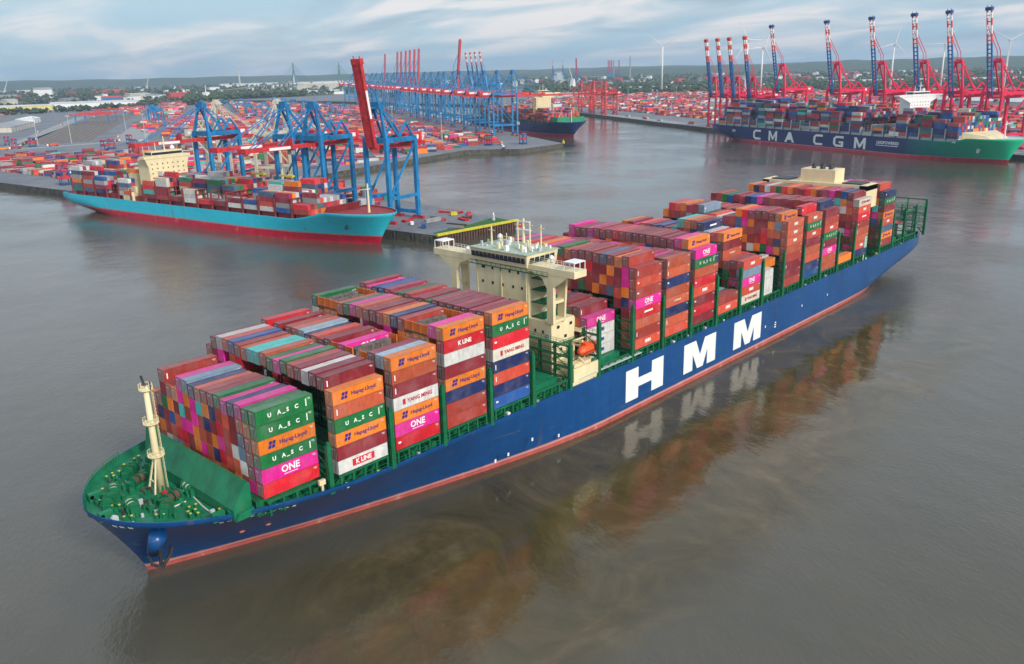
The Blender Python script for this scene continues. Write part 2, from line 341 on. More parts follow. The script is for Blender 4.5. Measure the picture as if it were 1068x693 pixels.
def cont_mesh(L, H):
    key = ('c', L, H)
    if key in TXT: return TXT[key]
    b = MB(); w = CW; i = .05
    b.box(i, -w/2+i, i, L-i, w/2-i, H-.03)           # recessed corrugated panels
    f = MB(); p = .13
    for x in (0, L-p):
        for y in (-w/2, w/2-p): f.box(x, y, 0, x+p, y+p, H)
    for y in (-w/2, w/2-p):
        f.box(p, y+.004, 0, L-p, y+p, p); f.box(p, y+.004, H-.09, L-p, y+p, H-.004)
    for x in (.003, L-p-.003):
        f.box(x, -w/2+p, .003, x+p, w/2-p, p+.02); f.box(x, -w/2+p, H-.12, x+p, w/2-p, H-.006)
    d = MB()
    for y in (-.8, -.35, .35, .8): d.box(-.02, y-.03, .12, .05, y+.03, H-.12)
    d.box(.01, -.02, .12, .05, .02, H-.12)
    e = MB(); e.box(L-1.25, -w/2-.006, H-.60, L-.5, -w/2+.05, H-.47); e.box(L-1.0, -w/2-.006, H-.82, L-.5, -w/2+.05, H-.74); e.box(-.008, -.1, H-.7, .06, .75, H-.56)
    TXT[key] = (b.mesh('container_body', CM_OBJ), f.mesh('corner_frame', CM_OBJ), d.mesh('door_rods', GREY), e.mesh('code_marking', paint('code_white', (.6, .6, .58), .5, .1))); return TXT[key]
def logo(kind, parent, L, H):
    def t(s, size, mat, x=.5, z=.5, bold=0.0, sp=1.0, nm='lettering'):
        o = link(nm, text_mesh(s, size, bold, mat, sp), parent, (L*x, -CW/2-.012, H*z)); o.rotation_euler = (R(90), 0, 0); return o
    def panel(x0, x1, z0, z1, mat, nm, sl=0.0):
        b = MB(); b.prism([(L*x0, H*z0), (L*x1, H*z0), (L*x1+sl, H*z1), (L*x0+sl, H*z1)], -CW/2-.008, -CW/2+.04); b.build(nm, mat, parent)
    if kind == 'HL':
        t('Hapag-Lloyd', 1.18, N_T, .60, .5, .012)
        b = MB()
        for dx, dz in ((0, 0), (.75, .0), (0.0, .75), (.75, .75)):
            x = L*.16+dx+dz*.25; z = H*.27+dz
            b.prism([(x, z), (x+.6, z), (x+.75, z+.62), (x+.15, z+.62)], -CW/2-.012, -CW/2+.04)
        b.build('emblem', N_T, parent)
    elif kind == 'UASC': t('U    A _ S    C', 1.12, W_T, .47, .5, .045); panel(.865, .885, .3, .8, W_T, 'white_bar')
    elif kind == 'ONE': t('ONE', 1.9, W_T, .5, .55, .05); panel(.38, .62, .17, .21, W_T, 'underline')
    elif kind == 'KL': t('K LINE', 1.35, W_T, .5, .5, .045)
    elif kind == 'KLW': panel(.28, .72, .24, .76, RP, 'red_panel'); o = t('K LINE', 1.3, W_T, .5, .5, .045); o.location.y -= .02
    elif kind == 'YM': t('YANG MING', 1.2, R_T, .58, .5, .03); panel(.20, .26, .3, .72, R_T, 'emblem')
    elif kind == 'HMM': t('HMM', 1.2, W_T, .5, .5, .09)
    elif kind == 'WD': t('HMM', 1.3, B_T, .5, .5, .06)
    elif kind == 'EV': t('- - -', 1.1, W_T, .52, .5, .06); panel(.33, .66, .42, .6, W_T, 'white_flash', .35)
    elif kind == 'TEXT': t('HYUNDAI', .8, W_T, .5, .5, .01)
    elif kind == 'TICK': panel(.055, .075, .28, .70, W_T, 'white_plate')
    elif kind == 'TICKR': panel(.05, .11, .48, .62, W_T, 'white_plate')
LOGO_TXT = {'HL': 'dark blue lettering', 'UASC': 'spaced white lettering', 'ONE': 'bold white lettering', 'KL': 'white lettering', 'KLW': 'red name panel', 'YM': 'red lettering',
            'HMM': 'small white lettering', 'WD': 'dark lettering', 'EV': 'slanted white mark', 'TEXT': 'small white lettering', 'TICK': 'small white plate', 'TICKR': 'small white plate', '': None}
#%%SHIP
# ------------------------------------------------------------------ ship hull builder (bow at low s, keel line along s)
def hull(name, mat, parent, Lb, stem, stern, half, deckz, entry_wl, entry_dk, n=64, sternw=.86, run=22, wlrun=70, deck_mat=None, bul=0.0, pw=1.5):
    """Lb: bow x at waterline; stem(v)/stern(v): x at height share v; deckz(x): deck height"""
    vs_l = [-.25, 0, .06, .125, .25, .38, .5, .62, .78, .90, .955, 1.0]
    b = MB(); rows = []
    def width(x, v):
        v = v if v < 0 else min(1, v/.955); k = max(0, v)**1.3; xb = stem(v); xs = stern(v)
        u0 = min(1, max(0, (x-xb)/entry_wl)); w0 = 1-(1-u0)**pw
        u1 = min(1, max(0, (x-xb)/entry_dk)); w1 = max(0, 1-(1-u1)**2)**.56
        w = (1-k)*w0 + k*w1
        r = wlrun*(1-min(1, max(0, v)*1.4)) + run*min(1, max(0, v)*1.4)
        q = min(1, max(0, (xs-x)/r)); w *= sternw + (1-sternw)*math.sin(q*math.pi/2)
        if v < .5: w *= 1 - (1-min(1, max(0, (xs-x)/30)))*.35*(1-v*2)
        return w*half
    ts = [0]+[((i/n)**1.7) for i in range(1, n+1)]
    for v in vs_l:
        v9 = v if v < 0 else min(1, v/.955); xb, xs = stem(v9), stern(v9); ring = []
        for t in ts:
            x = xb+(xs-xb)*t; ring.append((x, width(x, v), deckz(x)*v))
        rows.append(ring)
    m = len(ts); V = []
    for ring in rows:
        V += [(x, -w, z) for x, w, z in ring] + [(x, w, z) for x, w, z in ring]
    F = []; st = 2*m
    for j in range(len(rows)-1):
        for i in range(m-1):
            a = j*st+i; F.append((a, a+1, a+st+1, a+st)); a2 = j*st+m+i; F.append((a2+1, a2, a2+st, a2+st+1))
        a = j*st+m-1; c = j*st+2*m-1; F.append((a, c, c+st, a+st))
    b.add(V, F); h = smooth(b.build(name, mat, parent)); h.data.materials[0] = mat
    # deck plate, set a little below the sheer line
    d = MB(); V = []
    top = rows[-1]
    low = [min(max(w-.35, 0), max(0, width(x, 1-(.45+bul)/z)-.45)) for x, w, z in top]
    for (x, w, z), e in zip(top, low): V += [(x, -e, z-.45-bul), (x, e, z-.45-bul)]
    d.add(V, [(2*i, 2*i+2, 2*i+3, 2*i+1) for i in range(m-1)])
    # inner face of the bulwark
    V = []
    for i, (x, w, z) in enumerate(top):
        a, e = max(w-.36, 0), low[i]; V += [(x, -w, z), (x, -a, z+.01), (x, -e, z-.46-bul), (x, w, z), (x, a, z+.01), (x, e, z-.46-bul)]
    F = []; G = []
    for i in range(m-1):
        o = 6*i; F += [(o+1, o+7, o+8, o+2), (o+5, o+11, o+10, o+4)]; G += [(o, o+6, o+7, o+1), (o+4, o+10, o+9, o+3)]
    d.add(V, F); d.add(V, G, 1); d.build('deck', [deck_mat, mat], parent)
    return width

HMMW = link('container_ship', None)
tag(HMMW, 'huge dark blue hulled container ship with green deck and tall cream bridge crossing the river', 'container ship')
zd = lambda x: 14.9 + (1.8 if x < -12 else 1.8*max(0, (14-x)/26)**1.6 if x < 14 else 0)
stem = lambda v: -28.6 - 8.9*max(0, v)**1.25
stern = lambda v: 299 + 37*min(1, max(0, v)/.62)
BH = hull_mat('blue_hull_paint', (.002, .062, .215), (.50, .10, .09), 1.75, .12, .22)
wid = hull('hull', BH, HMMW, -28.6, stem, stern, 25.5, zd, 115, 34, deck_mat=GREEN, bul=.9)
# big white letters on the side
def slab_letter(pts_list, x0, z0, w, h, y, nm, parent, mat=W_T):
    b = MB()
    for pts in pts_list: b.prism([(x0+px*w, z0+pz*h) for px, pz in pts], y, y+.06)
    return b.build(nm, mat, parent)
H_L = [[(0, 0), (.32, 0), (.32, .36), (.68, .36), (.68, 0), (1, 0), (1, 1), (.68, 1), (.68, .64), (.32, .64), (.32, 1), (0, 1)]]
M_L = [[(0, 0), (.27, 0), (.27, .55), (.42, 0), (.60, 0), (.73, .55), (.73, 0), (1, 0), (1, 1), (.64, 1), (.5, .45), (.36, 1), (0, 1)]]
for nm, P, x in (('letter', H_L, 95), ('letter', M_L, 124.5), ('letter', M_L, 154.4)): slab_letter(P, x, 3.5, 18.4, 9.1, -25.56, nm, HMMW)
def hull_text(s, size, x, z, y, mat, parent, bold=0.02, rz=0, sp=1.0, nm='lettering'):
    o = link(nm, text_mesh(s, size, bold, mat, sp, .02), parent, (x, y, z)); o.rotation_euler = (R(90), 0, rz); return o
for x, z in ((43, 4.6), (47.4, 4.7), (56, 5.6), (66, 3.2), (176, 6), (204, 7.4), (226, 7.0)):
    b = MB(); b.box(x, -25.52, z, x+.55, -25.44, z+.8); b.build('hull_mark', W_T, HMMW)
b = MB()
for k in range(3): b.box(183+k*.1, -25.53, 4.4+k*.8, 184.2, -25.46, 4.8+k*.8)
b.build('draught_mark', W_T, HMMW)
# ship name and small marks lie on the flared bow
def hull_frame(x, v, off=.1):
    P = lambda x, v: Vector((x, -wid(x, v), zd(x)*v))
    p = P(x, v); tx = (P(x+.6, v)-P(x-.6, v)).normalized(); tz = (P(x, v+.04)-P(x, v-.04)).normalized()
    n = tx.cross(tz).normalized(); tz = n.cross(tx)
    M = Matrix((tx, tz, n)).transposed().to_4x4(); M.translation = p+n*off; return M
def on_bow(o, x, v, off=.1): o.matrix_world = hull_frame(x, v, off); o.parent = HMMW
x = -21.5
for ch in 'HMM HAMBURG':
    if ch != ' ':
        o = link('ship_name', text_mesh(ch, 1.15, .015, W_T, 1, .02)); on_bow(o, x, .87)
    x += 1.25
for x, ch in ((-35.3, 'H'), (-34.6, 'M'), (-33.7, 'M')): on_bow(link('ship_name', text_mesh(ch, 1.1, .02, W_T, 1, .02)), x, .90)
for x, v in ((-13.2, .33), (-8.5, .36)):
    b = MB(); b.tube((0, 0, -.02), (0, 0, .04), .62, .62, 18); o = b.build('thruster_mark', [ORANGE], None); on_bow(o, x, v, .05)
    b = MB(); b.box(-.35, -.1, .03, .35, .1, .07); b.box(-.1, -.35, .03, .1, .35, .068); b.build('thruster_cross', WHITE, o)
# anchor and its pod on the near bow
b = MB(); b.tube((-30.6, -12.4, 13.4), (-30.8, -9.6, 9.0), 1.6, 1.1, 20); smooth(b.build('anchor_pod', BH, HMMW))
AN = MB(); o3 = (-.3, -3.0, 3.2)
for p, q, w1, w2 in (((-30.4, -9.6, 7.4), (-30.2, -8.6, 3.6), .5, .5), ((-32.0, -9.0, 4.9), (-30.2, -8.7, 3.2), .6, .5), ((-28.4, -8.9, 5.3), (-30.2, -8.7, 3.2), .6, .5), ((-32.4, -9.1, 6.6), (-31.8, -9.0, 4.6), .9, .35), ((-28.0, -9.0, 6.9), (-28.6, -8.9, 5.0), .9, .35)):
    AN.bar(Vector(p)+Vector(o3), Vector(q)+Vector(o3), w1*.9, w2*1.1)
AN.build('anchor', DARK, HMMW)
# forecastle: breakwater, foremast, winches, bitts
DZ = 15.35
b = MB()
def bwsec(x0, x1, y0, y1): pass
pts = [(-20.6, 16.0), (-17.4, 22.6), (-15.6, 22.6), (-15.6, 16.0)]
b.prism([(-20.6, 15.6), (-20.6, 17.6), (-18.0, 21.9), (-16.9, 21.9), (-16.9, 15.6)], -22.2, 13.2)
b.prism([(-20.6, 15.6), (-19.9, 16.9), (-16.9, 17.2), (-16.9, 15.6)], -22.9, -22.2); b.prism([(-19.4, 15.6), (-18.2, 22.6), (-16.9, 22.6), (-16.9, 15.6)], 13.2, 16.2)
br = b.build('breakwater', GREEN, HMMW)
b = MB(); b.box(-16.0, -22, 14.6, -13.4, 22, 17.4); b.build('breakwater_platform', GREEN_D, HMMW)
mast = MB(); mast.tube((-23.6, 0, 15.2), (-23.6, 0, 37.0), .80, .48, 14); mo = smooth(mast.build('foremast', CREAM, HMMW))
for z, r in ((22.9, 1.6), (29.6, 1.5), (36.4, 1.3)):
    b = MB(); b.tube((-23.6, 0, z), (-23.6, 0, z+.18), r, r, 12)
    for i in range(10):
        a = i*math.pi/5; b.bar((-23.6+r*.95*math.cos(a), r*.95*math.sin(a), z), (-23.6+r*.95*math.cos(a), r*.95*math.sin(a), z+1.1), .09)
        a2 = a+math.pi/5; b.bar((-23.6+r*.95*math.cos(a), r*.95*math.sin(a), z+1.1), (-23.6+r*.95*math.cos(a2), r*.95*math.sin(a2), z+1.1), .08)
    b.build('mast_platform', CREAM, mo)
b = MB(); b.bar((-25.6, 1.4, 15.2), (-23.9, .3, 23.0), .28); b.bar((-25.6, -1.4, 15.2), (-23.9, -.3, 23.0), .28); b.bar((-25.0, 1.0, 18), (-25.0, -1.0, 18), .2)
for k in range(28): b.bar((-22.6, -.9, 16+k*.75), (-22.6, -.4, 16+k*.75), .08)
b.bar((-22.6, -.9, 16), (-22.8, -.9, 36), .09); b.bar((-22.6, -.4, 16), (-22.8, -.4, 36), .09); b.build('mast_brace', CREAM, mo)
b = MB(); b.bar((-23.6, 0, 36.5), (-24.0, .3, 39.2), .35); b.bar((-23.2, -1.2, 36.5), (-23.2, -1.2, 38.2), .18); b.build('navigation_light', DARK, mo)
def winch(x, y, rz, drum):
    w = link('winch', None, HMMW, (x, y, DZ), R(rz)); b = MB(); b.box(-1.6, -1.1, 0, 1.6, 1.1, .5); b.box(-2.6, -.7, 0, -1.5, .7, 1.6); b.box(1.3, -.9, .2, 1.6, .9, 2.2); b.tube((1.6, 0, 1.2), (2.7, 0, 1.2), .35); b.build('winch_base', GREEN, w)
    b = MB()
    for xx in (-1.45, -.1, 1.15): b.tube((xx, 0, 1.2), (xx+.14, 0, 1.2), 1.25, 1.25, 18)
    b.build('winch_flange', GREEN_D, w); b = MB()
    for xx in (-1.2, .15): b.tube((xx, 0, 1.2), (xx+.95, 0, 1.2), .9, .9, 18)
    b.build('rope_drum', drum, w)
for x, y, rz, d in ((-30.6, 5.0, 70, ROPE), (-31.0, -3.6, 80, ROPE), (-20.4, -5.0, 85, ROPE), (-19.6, 6.2, 85, ROPE), (-25.5, 6.0, 20, BROWN), (-24.4, -6.3, 15, BROWN), (-27.0, -9.2, 55, BROWN), (-24.5, 11.2, 40, GREEN_D), (-33.2, 1.2, 60, GREEN_D)): winch(x, y, rz, d)
for x, y in ((-23.6, 14.9), (-23.4, 13.0), (-32.4, 7.3), (-33.2, -7.1), (-23.5, -12.4), (-24.5, -14.0), (-24.7, -15.4), (-18.6, -9.6), (-32.9, -1.2), (-26.9, 12.8), (-29.0, -10.9), (-28.4, 11.9), (-20.2, -17.5), (-21, 16.5)):
    w = link('bitts', None, HMMW, (x, y, DZ), R(rnd.uniform(-40, 40))); b = MB(); b.box(-1.1, -.4, 0, 1.1, .4, .25)
    for q in (-.65, .65): b.tube((q, 0, .25), (q, 0, 1.15), .33, .33, 10)
    b.build('bitts_post', GREEN, w); b = MB()
    for q in (-.65, .65): b.tube((q, 0, 1.15), (q, 0, 1.24), .25, .25, 10)
    b.build('bitts_cap', YEL, w)
for x, y, s, mt in ((-24.1, -2.6, .5, REDP), (-23.3, 1.6, .4, REDP), (-24.1, 8.1, .6, ORANGE), (-34.9, -5.2, .6, LBLUE), (-27.8, 3.8, .5, GREEN_D), (-26.5, -4, .7, GREEN_D), (-28.6, -6.5, .6, GREEN_D), (-21.5, 10.5, .8, GREEN_D), (-26.2, 1.8, .5, BROWN)):
    b = MB(); b.box(x-s, y-s*.7, DZ, x+s, y+s*.7, DZ+s*1.7); b.box(x-s*.6, y-s*.4, DZ+s*1.7, x+s*.3, y+s*.4, DZ+s*2.2); b.build('deck_box', mt, HMMW)
for k in range(60):
    x = rnd.uniform(-34.5, -21.6); y = rnd.uniform(-1, 1)*max(2, (wid(x, .9)-2.4)); q = rnd.uniform(.2, .55); b = MB()
    if k % 3: b.box(x-q, y-q*.7, DZ, x+q, y+q*.7, DZ+rnd.uniform(.4, 1.5))
    else: b.tube((x, y, DZ), (x, y, DZ+rnd.uniform(.6, 1.6)), q*.7, q*.5, 8)
    b.build('deck_fitting', rnd.choice([GREEN_D, GREEN_D, GREEN_D, GREEN, DARK, LBLUE]), HMMW)
for x, y in ((-22.2, -19.3), (-19.6, -20.6), (-35.6, -3.2), (-33.8, 6.0)):
    b = MB(); b.box(x-1.2, y-.5, DZ, x+1.2, y+.5, DZ+1.7); b.tube((x-.7, y-.5, DZ+1), (x-.7, y+.5, DZ+1), .4); b.build('fairlead', GREEN, HMMW)
b = MB()   # mooring ropes lying across the foredeck
for pts in (((-30.4, 3.8), (-33, 4.6), (-34, 7.2)), ((-31, -5), (-32.6, -7), (-33, -9.5)), ((-20.8, -7), (-21.5, -12), (-22, -19.2)), ((-20.2, -8), (-19.8, -13), (-20, -20)), ((-26.5, 9.5), (-24, 12.4), (-23.5, 15)), ((-29, -9), (-25.5, -8.3), (-22.7, -8))):
    for p, q in zip(pts, pts[1:]): b.tube((*p, DZ+.12), (*q, DZ+.12), .13, .13, 6)
b.build('mooring_rope', ROPE, HMMW)
b = MB()   # bow rail, far side
prev = None
for i in range(18):
    x = -35.5 + 12*i/17; p = Vector((x, max(0, wid(x, 1)-.9), DZ)); b.bar(p, p+Vector((0, 0, 2.4)), .1)
    if prev is not None:
        for h in (1.1, 1.8, 2.4): b.bar(prev+Vector((0, 0, h)), p+Vector((0, 0, h)), .08)
    prev = p
b.build('bow_rail', GREEN, HMMW)

# ------------------------------------------------------------------ hatch covers, side passage, lashing bridges
BX = dict(A=-14.5, B=0.4, C=14.8, D=29.2, E=43.9, F=84.6, G=99.6, H=114.4, I=129.4, J=144.2, K=159.0, L=174.0, M=189.0, N=204.4, O=219.4, P=234.8, Q=250.3, R=277.6)
for x in list(BX.values())+[58.0, 292.6, 307.5]:
    hw = min(22, wid(x, 1)-4) if x < 0 else 22
    b = MB(); b.box(x+.1, -hw, 14.0, x+12.1, hw, 17.45)
    for y in range(-20, 21, 5): b.box(x+.2, y-.06, 17.45, x+12.0, y+.06, 17.55)
    b.build('hatch_cover', GREEN, HMMW)
    for s in (-1, 1):      # pedestals and rails of the side passage
        b = MB(); e = min(25.0, wid(x, 1)-.7)
        for k in range(5):
            xx = x+.3+k*2.9; b.box(xx, s*e-.22, 14.3, xx+.45, s*e+.22, 17.4)
            b.bar((xx, s*(e-2.4), 14.4), (xx, s*e, 17.2), .22)
        b.box(x, s*e-.3 if s > 0 else s*e-.3, 17.0, x+12.2, s*e+.3, 17.42)
        for h in (15.2, 15.9): b.bar((x-2.2, s*(e+.2), h), (x+12.6, s*(e+.2), h), .1)
        for k in range(7): b.box(x+k*2+rnd.random(), s*e*.965-.5, 14.3, x+k*2+.5+rnd.random(), s*e*.965+.3, 14.7+rnd.random()*1.1)
        b.build('side_passage', GREEN_D, HMMW)
for k in range(34):      # lockers, vents and lights along the near side deck
    x = 2+k*9.7+rnd.uniform(-2, 2); b = MB(); s = rnd.uniform(.25, .5); b.box(x-s, -25.0-s*.3, 14.2, x+s, -24.6+s*.5, 14.9+s)
    b.build('deck_locker', rnd.choice([LBLUE, YEL, WHITE, GREEN_D, GREY, GREEN_D]), HMMW)
def lashing_bridge(x, zt, hw=25.1, lv=(17.4, 20.2, 23.1, 26.0), near_only=False):
    b = MB(); w = .95
    for s in (-1, 1):
        b.box(x-.5, s*hw-.45, 14.2, x+.5, s*hw+.45, zt); b.box(x-.28, s*hw-.28, zt, x+.28, s*hw+.28, zt+.7)
        b.bar((x, s*hw, 14.3), (x, s*(hw-2.6), 17.2), .4)
    n = int(hw*2/5)
    for i in range(1, n):
        y = -hw+i*2*hw/n
        b.box(x-.45, y-.16, 14.2, x-.2, y+.16, min(zt, lv[-1]+1.2)); b.box(x+.2, y-.16, 14.2, x+.45, y+.16, min(zt, lv[-1]+1.2))
    for z in lv:
        if z > zt: continue
        b.box(x-.6, -hw, z-.22, x+.6, hw, z)
        for sx in (-.58, .58):
            b.bar((x+sx, -hw, z+1.05), (x+sx, hw, z+1.05), .08)
            for i in range(0, int(hw*2/2.5)): b.bar((x+sx, -hw+i*2.5, z), (x+sx, -hw+i*2.5, z+1.05), .07)
    for s in (-1, 1):
        for z0, z1 in zip(lv, lv[1:]):
            if z1 <= zt: b.bar((x-.5, s*hw, z0), (x-.5, s*(hw-5), z1), .18)
    b.build('lashing_bridge', GREEN_D, HMMW)
LB = [(-1.3, 24.4, 24.6), (13.7, 27.0, 25.1), (28.1, 27.6, 25.1), (42.7, 27.4, 25.1), (57.2, 27.6, 25.1), (71.4, 26.2, 25.1), (83.2, 29.4, 25.1), (98.2, 30.2, 25.1), (113.0, 30.0, 25.1), (128.0, 30, 25.1),
      (142.8, 30, 25.1), (157.6, 30, 25.1), (172.5, 30, 25.1), (187.6, 30.3, 25.1), (203, 30, 25.1), (217.8, 30, 25.1), (233.0, 30, 25.1), (248.6, 30.2, 25.1), (276, 29, 25.1), (291.2, 29.5, 24.8), (305, 29.5, 24.8), (319, 29.5, 24.8), (333.5, 30, 24.4)]
for x, z, h in LB: lashing_bridge(x, z, h)
b = MB()      # tall open frame over the stern
for y in range(-24, 25, 8):
    b.bar((319, y, 28.5), (333.5, y, 29.0), .4); b.bar((305, y, 28.0), (319, y, 28.2), .35)
    b.bar((333.5, y, 14), (333.5, y, 30.5), .5); b.bar((319, y, 17), (333.5, y, 28.5), .3)
b.bar((333.5, -24, 30.5), (333.5, 24, 30.5), .45); b.bar((333.5, -24, 24), (333.5, 24, 24), .4); b.build('stern_frame', GREEN, HMMW)
b = MB(); b.box(307, -21.5, 17.5, 313, -16, 22.5); b.build('stern_house', GREY, HMMW)
b = MB(); b.box(306.8, -21.7, 22.5, 313.2, -15.8, 22.9); b.build('stern_house_roof', REDP, HMMW)

# ------------------------------------------------------------------ bridge house, wings, lifeboat
SUP = link('superstructure', None, HMMW)
b = MB(); b.box(73, -10, 14.4, 84, 9, 43.5); b.box(72.8, -17.8, 14.4, 82, -9.9, 30.3); b.box(73.1, 8.9, 14.4, 82, 17.5, 30.3)
b.box(75, -23.5, 14.4, 82, -17.7, 19.6)
b.build('house_block', CREAM, SUP)
b = MB(); b.prism([(-9.9, 0)]*3, 0, 0) if False else None
b = MB()   # wheelhouse, slanting front
b.add([(72.2, -10.2, 43.6), (84, -10.2, 43.6), (84, 9.2, 43.6), (72.2, 9.2, 43.6), (71.6, -10.8, 46.9), (84, -10.8, 46.9), (84, 9.8, 46.9), (71.6, 9.8, 46.9)],
      [(0, 3, 2, 1), (4, 5, 6, 7), (0, 1, 5, 4), (1, 2, 6, 5), (2, 3, 7, 6), (3, 0, 4, 7)])
wh = b.build('wheelhouse', CREAM, SUP)
for k in range(13):
    b = MB(); y = -9.9+k*1.5; b.box(71.72, y, 44.7, 71.9, y+1.25, 46.1); b.build('wheelhouse_window', GLASS, wh)
for k in range(5): b = MB(); b.box(73+k*2, -10.72, 44.7, 74.6+k*2, -10.5, 46.1); b.build('wheelhouse_window', GLASS, wh)
b = MB(); b.box(71.4, -11, 46.92, 84.3, 10, 47.1); b.build('wheelhouse_roof', paint('roof_green', (.36, .46, .36), .6, .15, .4), wh)
for z, ks in ((41.4, (.8, 1, 2, 3, 4, 5)), (37.4, (.8, 2, 3.2, 4.4, 5.4)), (33.6, (.8, 2.4, 4, 5.4)), (27, (5.6, 6.6))):
    for k in ks: b = MB(); y = 9-k*3.1; b.box(72.93, y-.32, z, 73.05, y+.32, z+.75); b.build('window', GLASS, SUP)
for y in (-12.4, -15): b = MB(); b.box(72.74, y-.3, 27, 72.85, y+.3, 27.8); b.build('window', GLASS, SUP)
for y, z in ((-8.2, 40.2), (7.2, 31.0), (-16.6, 25.2)):
    b = MB(); xx = 72.7 if y < -10 else 72.9; b.box(xx, y-.45, z, xx+.16, y+.45, z+2); b.build('door', LBLUE, SUP)
b = MB()
for y in (-9.4, 8.4, -.6): b.tube((72.85, y, 15), (72.85, y, 43), .12, .12, 6)
b.build('drain_pipe', CREAM, SUP)
for x, z in ((75.5, 28.2), (78.4, 25.2), (80.6, 28.2), (76.5, 22)): b = MB(); b.box(x-.5, -17.9, z, x+.5, -17.76, z+.8); b.build('window', GLASS, SUP)
for z in (24.0, 20.8, 17.6):
    b = MB(); b.box(73, -19.0, z, 82, -17.85, z+.15)
    for h in (.55, 1.1): b.bar((73, -18.95, z+h), (82, -18.95, z+h), .07)
    for k in range(6): b.bar((73+k*1.8, -18.95, z), (73+k*1.8, -18.95, z+1.1), .07)
    b.build('gallery', GREEN_D, SUP)
# wings: deck beam with flared brackets down on twin legs
def yprism(b, pts, x0, x1):
    n = len(pts); b.add([(x0, y, z) for y, z in pts]+[(x1, y, z) for y, z in pts], [tuple(range(n)), tuple(range(n, 2*n))[::-1]]+[(i, n+i, n+(i+1) % n, (i+1) % n) for i in range(n)])
WING = {}
for s in (-1, 1):
    b = MB(); y0, y1 = sorted((s*25.5, s*10.05 if s < 0 else 9.05)); b.box(72.6, y0, 42.9, 77.4, y1, 44.6)
    yprism(b, [(s*11.5, 42.92), (s*23.4, 42.92), (s*18.6, 39.6), (s*18.6, 30), (s*16.5, 30), (s*16.5, 39.2), (s*15, 41.6)], 72.65, 73.6)
    yprism(b, [(s*16.4, 42.9), (s*19.4, 42.9), (s*18.6, 30), (s*16.5, 30)], 76.9, 77.6)
    for z in (30.2, 35.2, 40.4): b.box(73.6, s*17.55-1.0, z, 76.9, s*17.55+1.0, z+.8)
    WING[s] = b.build('bridge_wing', CREAM, SUP)
for s in (-1, 1):
    y0, y1 = sorted((s*25.3, s*21.8)); b = MB(); b.box(72.8, y0, 46.6, 77.2, y1, 46.85)
    for yy in (y0, y1-.18):
        for xx in (72.8, 75, 77): b.box(xx, yy, 44.6, xx+.18, yy+.18, 46.6)
    b.build('wing_shelter', WHITE, WING[s])
    b = MB()
    for yy in [s*(10.6+k*1.4) for k in range(8)]:
        for xx in (72.75, 77.25): b.bar((xx, yy, 44.6), (xx, yy, 45.6), .07)
    for xx in (72.75, 77.25):
        for z in (45.1, 45.6): b.bar((xx, s*10.4, z), (xx, s*21.6, z), .07)
    b.build('wing_rail', WHITE, WING[s])
b = MB(); b.box(72.35, -17, 42.3, 72.6, 11, 42.5)
for k in range(16): b.bar((72.4, -17+k*1.8, 42.4), (72.4, -17+k*1.8, 43.4), .08)
b.bar((72.4, -17, 43.4), (72.4, 11, 43.4), .08); b.build('front_walkway', GREEN_D, SUP)
for z in (30.4, 34.3, 37.6, 40.6):      # side galleries and stairs behind the near leg
    b = MB(); b.box(74, -14.6, z, 84, -10.05, z+.2)
    for h in (.6, 1.1): b.bar((74, -14.5, z+h), (84, -14.5, z+h), .09)
    for k in range(6): b.bar((74+k*2, -14.5, z), (74+k*2, -14.5, z+1.1), .09)
    b.bar((75, -12.8, z), (81, -12.8, z+3.4), .5, .15); b.build('gallery', GREEN_D, SUP)
b = MB()
for k, (x, y, z) in enumerate(((82.6, -17.8, 26), (82.6, -15.4, 22), (82.6, -17.8, 18))):
    b.box(82, -19.8, z, 86.5, -12, z+.3); b.bar((83, -18.8, z), (86, -18.8, z-3.6), .5, .15)
    for h in (.6, 1.1): b.bar((82, -19.7, z+h), (86.5, -19.7, z+h), .09)
    for q in range(4): b.bar((82+q*1.5, -19.7, z), (82+q*1.5, -19.7, z+1.1), .09)
b.box(82, -16, 14.4, 86, -11, 29); b.build('stair_tower', CREAM, SUP)
for i, (x, y, z0, z1, r) in enumerate(((77, 6.7, 47, 52, .28), (77, 2.8, 47, 50, .25), (77, -3.0, 47, 54.5, .22), (78, -6.3, 47, 54.5, .3), (80, -8.4, 47, 53.6, .25), (82.5, 0, 47, 54, .45), (80, 4, 47, 50, .2))):
    b = MB(); b.tube((x, y, z0), (x, y, z1), r, r*.6, 8); b.bar((x, y-1.1, z1-1), (x, y+1.1, z1-1), .16); b.build('mast', CREAM, wh)
for x, y, z, r in ((74.5, 13.6, 45.2, .7), (79, -12.8, 45.2, .75), (81, 7.4, 48.2, .8), (76, -8.8, 47.9, .5)):
    b = MB(); b.tube((x, y, z-1), (x, y, z), r*.4, r*.5, 8)
    for j in range(4): b.tube((x, y, z-.1+r*(j*.4)), (x, y, z-.1+r*(j+1)*.4), r*(.75, 1, .98, .7)[j], r*(1, .98, .7, .1)[j], 12)
    smooth(b.build('radome', WHITE, wh))
b = MB(); b.bar((82.5, -2.6, 51), (82.5, 2.6, 51), .5, .3); b.bar((82.5, -2, 53.2), (82.5, 2, 53.2), .4, .25); b.build('radar_scanner', WHITE, wh)
b = MB(); b.box(77.05, -3.08, 52.6, 78.6, -3.02, 53.7); b.build('flag', REDP, wh)
for k in range(26):
    x, y = rnd.uniform(72.6, 83.5), rnd.uniform(-10, 9); s = rnd.uniform(.15, .5); b = MB(); b.box(x-s, y-s, 47.1, x+s, y+s, 47.1+rnd.uniform(.5, 1.6)); b.build('roof_fitting', rnd.choice([CREAM, LBLUE, WHITE]), wh)
